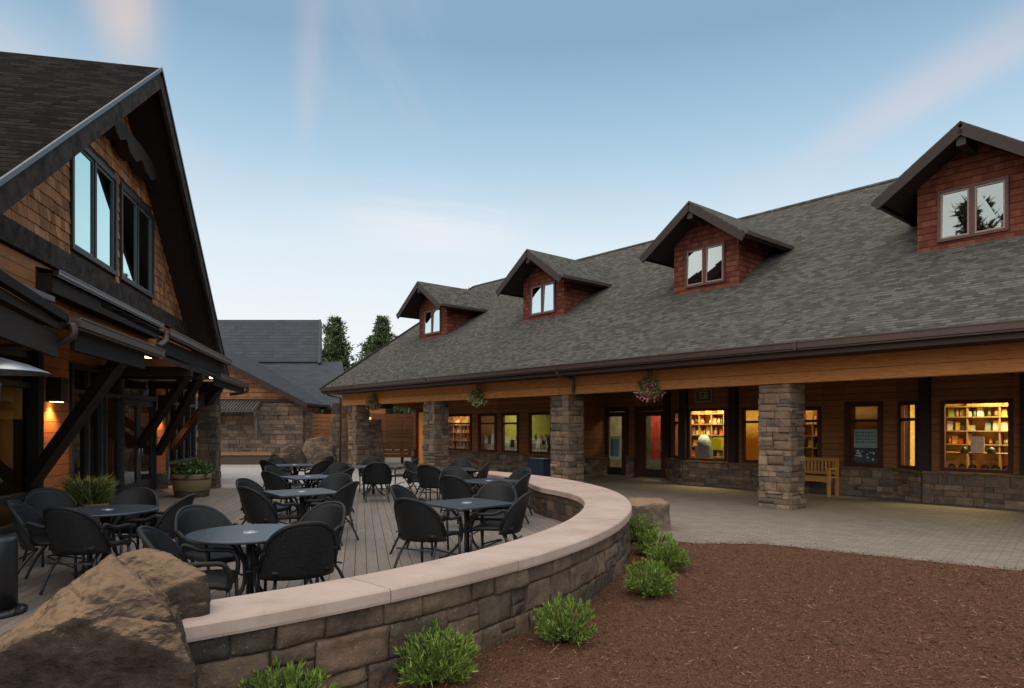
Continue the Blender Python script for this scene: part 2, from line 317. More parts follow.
# ------------------------------------------------------------------ mesh builder
class MB:
    def __init__(s): s.v = []; s.f = []; s.mi = []; s.uv = []; s.sm = []
    def face(s, idx, mi=0, uv=None, smooth=False):
        s.f.append(tuple(idx)); s.mi.append(mi); s.sm.append(smooth)
        if uv is None:
            p = [Vector(s.v[i]) for i in idx]; n = Vector((0, 0, 0))
            for i in range(len(p)):
                a, b = p[i], p[(i + 1) % len(p)]
                n += Vector(((a.y - b.y) * (a.z + b.z), (a.z - b.z) * (a.x + b.x), (a.x - b.x) * (a.y + b.y)))
            n = n.normalized() if n.length > 1e-12 else Vector((0, 0, 1))
            if abs(n.z) > .97: tx, ty = Vector((1, 0, 0)), Vector((0, 1, 0))
            else: tx = Vector((0, 0, 1)).cross(n).normalized(); ty = n.cross(tx)
            uv = [(q.dot(tx), q.dot(ty)) for q in p]
        s.uv.append(uv)
    def quad(s, a, b, c, d, mi=0, uv=None, smooth=False):
        k = len(s.v); s.v += [tuple(a), tuple(b), tuple(c), tuple(d)]; s.face((k, k + 1, k + 2, k + 3), mi, uv, smooth)
    def poly(s, pts, mi=0):
        k = len(s.v); s.v += [tuple(p) for p in pts]; s.face(range(k, k + len(pts)), mi)
    def hexa(s, p, mi=0, along=None):
        """p: 4 bottom points (ccw seen from above) and 4 top points; shared verts. along: vector that U follows"""
        k = len(s.v); s.v += [tuple(q) for q in p]
        for f in ((3, 2, 1, 0), (4, 5, 6, 7), (0, 1, 5, 4), (1, 2, 6, 5), (2, 3, 7, 6), (3, 0, 4, 7)):
            uv = None
            if along is not None:
                q = [Vector(p[i]) for i in f]; n = (q[1] - q[0]).cross(q[2] - q[1])
                if n.length > 1e-9:
                    n.normalize(); ax = (along - n * along.dot(n))
                    if ax.length > .05: ax.normalize(); ay = n.cross(ax); uv = [(x.dot(ax), x.dot(ay)) for x in q]
            s.face([k + i for i in f], mi, uv)
    def box(s, o, ex, ey, ez, mi=0, along=None):
        o, ex, ey, ez = map(Vector, (o, ex, ey, ez))
        s.hexa([o, o + ex, o + ex + ey, o + ey, o + ez, o + ex + ez, o + ex + ey + ez, o + ey + ez], mi, along)
    def bar(s, a, b, w, h, up=(0, 0, 1), mi=0):
        """rectangular bar from a to b, w across, h along 'up'"""
        a, b = Vector(a), Vector(b); d = (b - a).normalized(); u = Vector(up); sd = d.cross(u).normalized(); u = sd.cross(d).normalized()
        q = [sd * -w / 2 + u * -h / 2, sd * w / 2 + u * -h / 2, sd * w / 2 + u * h / 2, sd * -w / 2 + u * h / 2]
        s.hexa([a + q[0], a + q[1], b + q[1], b + q[0], a + q[3], a + q[2], b + q[2], b + q[3]], mi, along=d)
    def tube(s, pts, r, n=8, mi=0, caps=True):
        pts = [Vector(p) for p in pts]; k0 = len(s.v); rr = r if isinstance(r, (list, tuple)) else [r] * len(pts)
        prev = None; dist = 0
        for i, p in enumerate(pts):
            d = (pts[min(i + 1, len(pts) - 1)] - pts[max(i - 1, 0)]).normalized()
            if prev is None: x = d.orthogonal().normalized()
            else: x = (prev - d * prev.dot(d)).normalized()
            prev = x; y = d.cross(x)
            for j in range(n):
                a = 2 * math.pi * j / n; s.v.append(tuple(p + (x * math.cos(a) + y * math.sin(a)) * rr[i]))
        for i in range(len(pts) - 1):
            l = (pts[i + 1] - pts[i]).length
            for j in range(n):
                a = k0 + i * n + j; b = k0 + i * n + (j + 1) % n; w = 2 * math.pi * rr[i] / n
                s.face((a, b, b + n, a + n), mi, [(dist, j * w), (dist, j * w + w), (dist + l, j * w + w), (dist + l, j * w)], True)
            dist += l
        if caps:
            s.face([k0 + j for j in range(n)][::-1], mi); e = k0 + (len(pts) - 1) * n; s.face([e + j for j in range(n)], mi)
    def lathe(s, c, prof, n=24, mi=0, a0=0, smooth=True):
        c = Vector(c); k = len(s.v); m = len(prof)
        for i in range(n):
            a = 2 * math.pi * i / n + a0
            for r, z in prof: s.v.append((c.x + r * math.cos(a), c.y + r * math.sin(a), c.z + z))
        for i in range(n):
            for j in range(m - 1):
                q = [k + i * m + j, k + ((i + 1) % n) * m + j, k + ((i + 1) % n) * m + j + 1, k + i * m + j + 1]
                w = 2 * math.pi / n * max(prof[j][0], prof[j + 1][0], .02)
                s.face(q, mi, [(i * w, prof[j][1] + prof[j][0]), (i * w + w, prof[j][1] + prof[j][0]), (i * w + w, prof[j + 1][1] + prof[j + 1][0]), (i * w, prof[j + 1][1] + prof[j + 1][0])], smooth)
    def grid(s, fn, nu, nv, mi=0, smooth=True, uvf=None):
        k = len(s.v)
        for j in range(nv + 1):
            for i in range(nu + 1): s.v.append(tuple(fn(i / nu, j / nv)))
        for j in range(nv):
            for i in range(nu):
                a = k + j * (nu + 1) + i; q = (a, a + 1, a + nu + 2, a + nu + 1)
                uv = None
                if uvf: uv = [uvf(i / nu, j / nv), uvf((i + 1) / nu, j / nv), uvf((i + 1) / nu, (j + 1) / nv), uvf(i / nu, (j + 1) / nv)]
                s.face(q, mi, uv, smooth)
def world_off(p):
    o = Vector((0, 0, 0))
    while p is not None: o += Vector(p.location); p = p.parent
    return o
def obj(name, mb, mats, parent=None, loc=None, local=False, bevel=0.0, solid=0.0):
    """link mb as ONE mesh object; coordinates are world ones unless local"""
    me = bpy.data.meshes.new(name)
    off = Vector((0, 0, 0)) if local else (world_off(parent) + (Vector(loc) if loc is not None else Vector((0, 0, 0))))
    v = np.array(mb.v, dtype=float) - np.array(off)
    me.from_pydata(v.tolist(), [], mb.f)
    if not isinstance(mats, (list, tuple)): mats = [mats]
    for m in mats: me.materials.append(m)
    me.polygons.foreach_set('material_index', mb.mi); me.polygons.foreach_set('use_smooth', mb.sm)
    ul = me.uv_layers.new(name='UVMap'); flat = [c for f in mb.uv for p in f for c in p]; ul.data.foreach_set('uv', flat)
    if solid or bevel:
        bm = bmesh.new(); bm.from_mesh(me)
        if solid: bmesh.ops.solidify(bm, geom=bm.faces[:], thickness=solid)
        if bevel:
            bmesh.ops.bevel(bm, geom=[e for e in bm.edges if len(e.link_faces) == 2 and e.calc_face_angle() > .5], offset=bevel, segments=2, affect='EDGES', profile=.6)
        bm.to_mesh(me); bm.free()
    me.update(); me.validate()
    o = bpy.data.objects.new(name, me); COL.objects.link(o)
    if parent is not None: o.parent = parent
    if loc is not None: o.location = loc
    return o
def tag(o, label=None, cat=None, group=None, kind=None):
    for k, v in (('label', label), ('category', cat), ('group', group), ('kind', kind)):
        if v: o[k] = v
    return o
def thing(name, label, cat, loc=(0, 0, 0), rz=0, group=None):
    o = bpy.data.objects.new(name, None); COL.objects.link(o); o.location = loc; o.rotation_euler = (0, 0, rz); o.empty_display_size = .2
    return tag(o, label, cat, group)
def dup(root, loc, rz=0, label=None, group=None, scale=None):
    r = root.copy(); COL.objects.link(r); r.location = loc; r.rotation_euler = (0, 0, rz)
    if label: r['label'] = label
    if group: r['group'] = group
    if scale: r.scale = (scale,) * 3 if isinstance(scale, (int, float)) else scale
    for ch in list(root.children):
        c = ch.copy(); COL.objects.link(c); c.parent = r
        for g in list(ch.children):
            d = g.copy(); COL.objects.link(d); d.parent = c
    return r
def fastmesh(name, verts, faces, mats, parent=None, loc=None):
    me = bpy.data.meshes.new(name); nv, nf, k = len(verts), len(faces), faces.shape[1]
    me.vertices.add(nv); me.vertices.foreach_set('co', np.asarray(verts, dtype=np.float32).ravel())
    me.loops.add(nf * k); me.loops.foreach_set('vertex_index', faces.astype(np.int32).ravel())
    me.polygons.add(nf); me.polygons.foreach_set('loop_start', np.arange(0, nf * k, k, dtype=np.int32)); me.polygons.foreach_set('loop_total', np.full(nf, k, dtype=np.int32))
    me.update(calc_edges=True); me.materials.append(mats)
    o = bpy.data.objects.new(name, me); COL.objects.link(o)
    if parent is not None: o.parent = parent
    if loc is not None: o.location = loc
    return o
def blades(P, D, Lh, Wd, rng, curl=.15):
    """leaf blades: base points, unit directions, lengths, widths -> verts and quads (a folded diamond each)"""
    n = len(P); rnd = rng.normal(size=(n, 3)); S = np.cross(D, rnd); S /= np.linalg.norm(S, axis=1)[:, None] + 1e-9
    Nn = np.cross(S, D); mid = P + D * (Lh * .45)[:, None] + Nn * (Lh * curl * .4)[:, None]
    V = np.stack([P, mid - S * (Wd / 2)[:, None], P + D * Lh[:, None] - Nn * (Lh * curl * .3)[:, None], mid + S * (Wd / 2)[:, None]], 1).reshape(-1, 3)
    return V, np.arange(n * 4).reshape(n, 4)
def smooth_path(pts, k=6):
    pts = [Vector(p) for p in pts]; out = []
    for i in range(len(pts) - 1):
        p0, p1, p2, p3 = pts[max(i - 1, 0)], pts[i], pts[i + 1], pts[min(i + 2, len(pts) - 1)]
        for j in range(k):
            t = j / k; out.append(.5 * ((2 * p1) + (p2 - p0) * t + (2 * p0 - 5 * p1 + 4 * p2 - p3) * t * t + (3 * p1 - p0 - 3 * p2 + p3) * t ** 3))
    out.append(pts[-1]); return out
def stones(mb, L, z0, z1, fn, seed, hmin=.12, hmax=.26, wmin=.2, wmax=.55, jit=.03, gap=.012, cell=.08, rough=.012, rowseed=None, mi=0):
    """irregular coursed ashlar over s in [0,L], z in [z0,z1]; fn(s, z, depth) -> point"""
    rr = random.Random(rowseed if rowseed is not None else seed); rng = random.Random(seed); z = z0
    while z < z1 - .01:
        h = rr.uniform(hmin, hmax)
        if z1 - (z + h) < hmin * .8: h = z1 - z
        s = 0.0
        while s < L - .01:
            w = rng.uniform(wmin, wmax)
            if L - (s + w) < wmin * .8: w = L - s
            parts = [(z, z + h)]
            if h > hmin * 1.5 and rng.random() < .3: m = z + h * rng.uniform(.4, .6); parts = [(z, m), (m, z + h)]
            for (za, zb) in parts:
                nu = max(2, min(14, int(w / cell))); nv = max(2, min(9, int((zb - za) / cell))); d0 = rng.uniform(0, jit); tx, tz = rng.uniform(-.02, .02), rng.uniform(-.02, .02)
                k = len(mb.v); g = gap / 2; off = Vector((rng.uniform(0, 90), rng.uniform(0, 90), 0)); fr = 3.4
                for j in range(nv + 1):
                    for i in range(nu + 1):
                        a, b = i / nu, j / nv; edge = i in (0, nu) or j in (0, nv)
                        ss = s + g + (w - 2 * g) * a; zz = za + g + (zb - za - 2 * g) * b
                        if edge:                                        # a ragged arris
                            q = mnoise.noise(Vector((ss * 9, zz * 9, seed))) * min(.012, gap)
                            ss += q if i in (0, nu) and s > .01 and s + w < L - .01 else 0; zz += q if j in (0, nv) else 0
                        ss = min(max(ss, 0), L)
                        nz = mnoise.fractal(Vector((ss, zz, 0)) * fr + off, .75, 2.2, 6)
                        dd = d0 + tx * (a - .5) + tz * (b - .5) + nz * rough * (1.0 if not edge else .7) - (.22 * rough if edge else 0)
                        mb.v.append(tuple(fn(ss, zz, dd)))
                st = nu + 1
                for j in range(nv):
                    for i in range(nu): a = k + j * st + i; mb.face((a, a + 1, a + st + 1, a + st), mi, [(0, 0)] * 4, nu > 6)
                ring = [i for i in range(nu + 1)] + [j * st + nu for j in range(1, nv + 1)] + [nv * st + i for i in range(nu - 1, -1, -1)] + [j * st for j in range(nv - 1, 0, -1)]
                k2 = len(mb.v)
                for q in ring:
                    j, i = divmod(q, st); a, b = i / nu, j / nv
                    mb.v.append(tuple(fn(min(max(s + g + (w - 2 * g) * a, 0), L), za + g + (zb - za - 2 * g) * b, -.035)))
                for q in range(len(ring)):
                    q2 = (q + 1) % len(ring); mb.face((k + ring[q2], k + ring[q], k2 + q, k2 + q2), mi, [(0, 0)] * 4)
            s += w
        z += h

# ------------------------------------------------------------------ frames of the two lodges
O_ = Vector((5.8, 14.25, 0)); U_ = Vector((-.655, .756, 0)).normalized(); V_ = Vector((U_.y, -U_.x, 0)); Z_ = Vector((0, 0, 1))
def W(u, v, z): return O_ + U_ * u + V_ * v + Z_ * z                 # right lodge: u recedes to the left, v goes into the building
A_ = Vector((-.216, .976, 0)).normalized(); N_ = Vector((A_.y, -A_.x, 0))
def K(a, h, z): return A_ * a + N_ * (h - 5.55) + Z_ * z             # left lodge: a recedes along the gable wall, h comes out of it
GZ = -.03
exec_order = None

# ------------------------------------------------------------------ ground, deck, mulch
WC, WR = Vector((-7.643, 11.498)), 9.513
def wall_w(th):      # plan width of the seat wall, it swells on the far bend
    xs = [-60, -44, -25, -14, -6, 0, 6, 10, 14, 20, 26, 33, 44]; ys = [.55, .55, .63, .67, .70, .78, 1.0, 1.17, 1.2, 1.05, .88, .78, .72]
    return float(np.interp(math.degrees(th), xs, ys))
def medge(x):        # the mulch's edge against the pavers
    return float(np.interp(x, [-30, 1.75, 1.95, 2.25, 2.6, 3.74, 4.4, 5.54, 6.1, 8, 11, 20], [12.3, 12.3, 12.1, 10.7, 10.15, 10.1, 9.55, 8.65, 8.2, 6.9, 5.1, 1.0]))
def mulch_z(x, y):
    e = min(1.0, max(0.0, (medge(x) - y) / 2.0)); b = -.02 - .11 * e ** .7
    return b + .028 * mnoise.noise(Vector((x * .9, y * .9, 0))) * e + .012 * mnoise.noise(Vector((x * 5, y * 5, 3))) 
def build_ground():
    m = MB(); m.quad((-2000, -2000, -.6), (2000, -2000, -.6), (2000, 2000, -.6), (-2000, 2000, -.6)); tag(obj('ground', m, plain('far_ground', (.10, .09, .07), .95)), kind='structure')
    xs = list(np.arange(-14, 16.01, .25)); m = MB(); p = MB()
    for i in range(len(xs) - 1):
        a, b = xs[i], xs[i + 1]
        p.quad((a, medge(a), GZ), (b, medge(b), GZ), (b, 48, GZ), (a, 48, GZ))
    p.quad((16, medge(16), GZ), (60, medge(16), GZ), (60, 48, GZ), (16, 48, GZ)); p.quad((-60, 12.3, GZ), (-14, 12.3, GZ), (-14, 48, GZ), (-60, 48, GZ))
    tag(obj('pavement', p, M['paving']), kind='structure')
    c = MB(); c.quad((-14, 19.2, GZ + .005), (-1.2, 19.2, GZ + .005), (-2.6, 31.5, GZ + .005), (-16, 31.5, GZ + .005)); tag(obj('path', c, M['concrete']), kind='structure')
    nx, ny = 260, 150
    def f(a, b):
        x = -4.0 + 15 * a; e = medge(x) + .03 * math.sin(x * 9) + .02 * math.sin(x * 23); y = -2 + (e + 2) * b
        z = mulch_z(x, y)
        return (x, y + (.05 if b == 1 else 0), z if b < 1 else GZ - .006)
    m.grid(f, nx, ny, 0, True); tag(obj('mulch', m, M['mulch']), kind='structure')
    rng = np.random.default_rng(5); n = 130000
    x = rng.uniform(-3, 9.5, n); u = rng.random(n) ** .8; y = np.array([medge(q) for q in x]) * (1 - u) + 3.2 * u + rng.normal(0, .03, n)
    ok = (np.hypot(x - WC.x, y - WC.y) > WR - .1) & (np.abs(x) < y * .85 + .3); x, y = x[ok], y[ok]; n = len(x)
    z = np.array([mulch_z(a, b) for a, b in zip(x, y)]) + rng.uniform(.0, .012, n)
    m_ = 2600; xe = rng.uniform(2.2, 8.5, m_); ye = np.array([medge(q) for q in xe]) + rng.gamma(1.0, .10, m_) - .06      # bits kicked out on the pavers
    x, y, z = np.r_[x, xe], np.r_[y, ye], np.r_[z, np.full(m_, GZ + .004)]; n = len(x)
    th = rng.uniform(0, 2 * np.pi, n); D = np.stack([np.cos(th), np.sin(th), rng.normal(0, .25, n)], 1); D /= np.linalg.norm(D, axis=1)[:, None]
    Vv, F = blades(np.stack([x, y, z], 1), D, rng.gamma(1.6, .019, n), rng.uniform(.003, .011, n), rng, .1)
    tag(fastmesh('bark_chips', Vv, F, M['chips']), kind='stuff', label='shredded reddish brown bark chips over the planting bed')
build_ground()
def build_deck():
    m = MB(); rng = random.Random(4); w = .14
    h = -.2 + 5.55
    def inside(P):
        r = math.hypot(P.x - WC.x, P.y - WC.y)
        return P.y < 19.0 and r < WR - .35 and P.y > 2.2
    hh = -.4
    while hh < 9.5:
        a = 2.0; run = None; segs = []
        while a < 24:
            P = K(a, hh, 0); i = inside(P)
            if i and run is None: run = a
            if (not i) and run is not None: segs.append((run, a)); run = None
            a += .05
        if run is not None: segs.append((run, a))
        for s0, s1 in segs:
            s = s0 - rng.uniform(0, 3)
            while s < s1:
                e = s + rng.uniform(2.8, 4.6); x0, x1 = max(s, s0), min(e - .004, s1)
                if x1 - x0 > .05:
                    g = .007; dz = rng.uniform(-.003, .0)
                    m.box(K(x0, hh + g / 2, -.045 + dz), A_ * (x1 - x0), N_ * (-1) * -(w - g), Z_ * .045, 0, along=A_)
                s = e
        hh += w
    o = obj('deck', m, M['deck']); tag(o, kind='structure')
    b = MB(); k = 60
    pts = [(WC.x + (WR - .4) * math.cos(R(-62 + 118 * i / k)), WC.y + (WR - .4) * math.sin(R(-62 + 118 * i / k)), -.075) for i in range(k + 1)]
    pts = [p for p in pts if p[1] < 19] + [(-10.5, 18.95, -.075), (-8, 2.3, -.075)]
    b.poly(pts); tag(obj('deck_base', b, plain('deck_shadow_gap', (.03, .026, .022), .95)), kind='structure')
build_deck()

# ------------------------------------------------------------------ the curved seat wall
def build_seatwall():
    t = thing('seat_wall', 'curved stone seat wall with a pale sandstone cap round the dining deck', 'wall', (1.4, 8.0, -.2))
    T0, T1 = R(-54.5), R(43); ZB, ZC = -.34, .452
    def outer(s, z, d): th = T0 + s / WR; r = WR - .06 + d; return (WC.x + r * math.cos(th), WC.y + r * math.sin(th), z)
    def inner(s, z, d): th = T1 - s / (WR - .8); r = WR - wall_w(th) + .05 - d; return (WC.x + r * math.cos(th), WC.y + r * math.sin(th), z)
    m = MB(); stones(m, (T1 - T0) * WR, ZB, ZC, outer, 11, .12, .26, .20, .60, .035, .006, .022, .036, mi=0)
    stones(m, (T1 - T0) * (WR - .8), -.05, ZC, inner, 12, .12, .24, .22, .5, .03, .010, .07, .02, mi=0)
    n = 70
    for i in range(n):
        a, b = i / n * (T1 - T0) * WR, (i + 1) / n * (T1 - T0) * WR; m.quad(outer(a, ZB, -.02), outer(b, ZB, -.02), outer(b, ZC, -.02), outer(a, ZC, -.02), 1)
        a, b = i / n * (T1 - T0) * (WR - .8), (i + 1) / n * (T1 - T0) * (WR - .8); m.quad(inner(a, ZB, -.02), inner(b, ZB, -.02), inner(b, ZC, -.02), inner(a, ZC, -.02), 1)
    for th in (T0, T1):
        e = []
        for r in (WR - .06, WR - wall_w(th) + .05): e.append((WC.x + r * math.cos(th), WC.y + r * math.sin(th)))
        m.quad((*e[0], ZB), (*e[1], ZB), (*e[1], ZC), (*e[0], ZC), 1)
    obj('stonework', m, [M['wallstone'], M['mortar']], t)
    edges = [-54.5, -44.5, -36.0, -27.2, -18.6, -10.0, -1.5, 7.2, 15.8, 24.5, 33.5, 43]; rng = random.Random(2)
    for q in range(len(edges) - 1):
        a, b = R(edges[q]) + .0005, R(edges[q + 1]) - .0005; c = MB(); k = 8; dz = rng.uniform(-.002, .002)
        prof = lambda th: [(WR + .0, .455), (WR + .004, .475), (WR + .0, .54), (WR - .012, .552), (WR - wall_w(th) + .012, .552), (WR - wall_w(th), .54), (WR - wall_w(th), .455)]
        m_ = 7; P = []
        for i in range(k + 1):
            th = a + (b - a) * i / k; wob = .003 * mnoise.noise(Vector((th * 25, 1.3, 0)))
            P.append([(WC.x + (r + (wob if j < 3 else 0)) * math.cos(th), WC.y + (r + (wob if j < 3 else 0)) * math.sin(th), z + dz) for j, (r, z) in enumerate(prof(th))])
        for j in range(m_):
            j2 = (j + 1) % m_; b0 = len(c.v)
            for i in range(k + 1): c.v += [P[i][j], P[i][j2]]
            for i in range(k): q = b0 + 2 * i; c.face((q + 2, q + 3, q + 1, q), 0, None, True)
        c.poly(P[0]); c.poly(P[k][::-1])
        obj('cap_stone', c, M['cap'], t)
build_seatwall()

# ------------------------------------------------------------------ boulders
def hull_rock(name, hulls, label, loc, amp=.03, voxel=.035, seed=0, mat='boulder', freq=3.0):
    bmx = bmesh.new()
    for pts in hulls:
        bm = bmesh.new()
        for p in pts: bm.verts.new(Vector(p) - Vector(loc))
        r = bmesh.ops.convex_hull(bm, input=bm.verts[:])
        tmp = bpy.data.meshes.new('t'); bmesh.ops.delete(bm, geom=list({g for g in r['geom_interior'] if isinstance(g, bmesh.types.BMVert)}), context='VERTS'); bm.to_mesh(tmp); bm.free(); bmx.from_mesh(tmp); bpy.data.meshes.remove(tmp)
    me = bpy.data.meshes.new(name); bmx.to_mesh(me); bmx.free()
    o = bpy.data.objects.new(name, me); COL.objects.link(o)
    md = o.modifiers.new('r', 'REMESH'); md.mode = 'VOXEL'; md.voxel_size = voxel
    sm = o.modifiers.new('s', 'SMOOTH'); sm.factor = .5; sm.iterations = 1
    dg = bpy.context.evaluated_depsgraph_get(); me2 = bpy.data.meshes.new_from_object(o.evaluated_get(dg)); o.modifiers.clear(); o.data = me2; bpy.data.meshes.remove(me); me2.name = name
    nr = [v.normal.copy() for v in me2.vertices]
    for v, n in zip(me2.vertices, nr):
        p = v.co; s = Vector((seed, 0, 0))
        q = p * freq + s + Vector((mnoise.noise(p * 4), mnoise.noise(p * 4 + s), 0)) * .25
        dist, pts_ = mnoise.voronoi(q * Vector((.8, .8, 1.5)) if False else Vector((q.x * .62, q.y * .62, q.z * 1.0)))
        cell = mnoise.noise(pts_[0] * 3.7)                               # every plate sits a little proud or shy, cracks between
        d = amp * .55 * mnoise.fractal(p * freq * 1.6 + s, .8, 2.1, 6) + amp * .40 * cell - amp * .30 * math.exp(-(dist[1] - dist[0]) / .05)
        v.co = p + n * d
    for p in me2.polygons: p.use_smooth = True
    me2.materials.append(M[mat]); o.location = loc; return tag(o, label, 'boulder')
hull_rock('boulder', [
    [(-2.38, 4.05, .955), (-2.60, 4.05, .76), (-1.985, 3.75, .81), (-2.29, 3.55, .71), (-2.61, 3.5, .55), (-3.0, 4.2, .46), (-3.2, 3.9, .28), (-3.0, 3.55, .34), (-2.85, 3.85, -.3), (-1.68, 3.60, .46), (-1.76, 3.66, .58), (-1.66, 3.75, -.3), (-3.4, 4.2, -.3), (-2.05, 4.2, .62), (-2.0, 4.4, -.3), (-1.95, 3.85, -.3), (-2.5, 4.5, .60), (-2.6, 4.6, -.3), (-2.2, 3.72, .85)],
    [(-2.33, 4.35, .93), (-2.05, 4.32, .865), (-1.88, 4.22, .79), (-1.84, 4.18, .52), (-1.96, 4.05, .46), (-2.04, 4.04, .74), (-2.05, 4.55, .55), (-2.4, 4.6, .5), (-1.98, 4.05, -.3), (-1.85, 4.2, -.3), (-2.3, 4.6, -.3), (-2.38, 4.12, .93)],
], 'huge split brown boulder at the near end of the seat wall', (-2.4, 3.9, -.1), .034, .018, 1.7, freq=3.2)
hull_rock('boulder', [[(1.95, 11.3, .40), (2.62, 11.35, .44), (2.66, 11.4, -.2), (1.85, 11.3, -.2), (2.0, 11.9, .47), (2.65, 11.95, .46), (2.7, 12.0, -.2), (1.95, 12.0, -.2), (2.3, 11.25, .1)]],
          'square grey brown boulder behind the shrubs at the end of the mulch bed', (2.3, 11.6, -.1), .035, .04, 5.1, mat='paleboulder')
hull_rock('boulder', [[(1.9, 9.6, .06), (2.25, 9.6, .08), (2.3, 9.8, -.2), (1.85, 9.5, -.2), (2.1, 9.9, .09), (2.0, 9.9, -.2), (2.25, 9.5, -.2)]], 'small low grey stone half sunk in mulch beside the curved wall', (2.1, 9.7, -.1), .02, .03, 8.1, mat='paleboulder')
hull_rock('boulder', [[(-8.9, 28.6, .2), (-7.7, 28.6, .3), (-7.5, 28.9, 1.2), (-8.0, 28.9, 1.85), (-8.8, 28.9, 1.6), (-9.1, 29, .9), (-8.9, 29.6, 1.4), (-7.6, 29.6, 1.3), (-9.1, 29.6, -.2), (-7.4, 29.6, -.2), (-9.0, 28.4, -.2), (-7.4, 28.4, -.2)]], 'big pale boulder standing before the slate roofed lodge', (-8.2, 29, -.1), .08, .09, 3.3, mat='paleboulder').scale = (.9, .9, .74)
hull_rock('boulder', [[(-9.5, 27.8, .4), (-8.6, 27.8, .4), (-8.7, 28, .95), (-9.2, 28, 1.02), (-9.6, 28.2, .5), (-8.5, 28.2, .5), (-9.0, 28.4, .9), (-9.6, 27.8, -.2), (-8.5, 27.8, -.2), (-9.5, 28.4, -.2), (-8.5, 28.4, -.2)]], 'rounded dark boulder left of the big pale boulder', (-9, 28, -.1), .06, .07, 6.3)

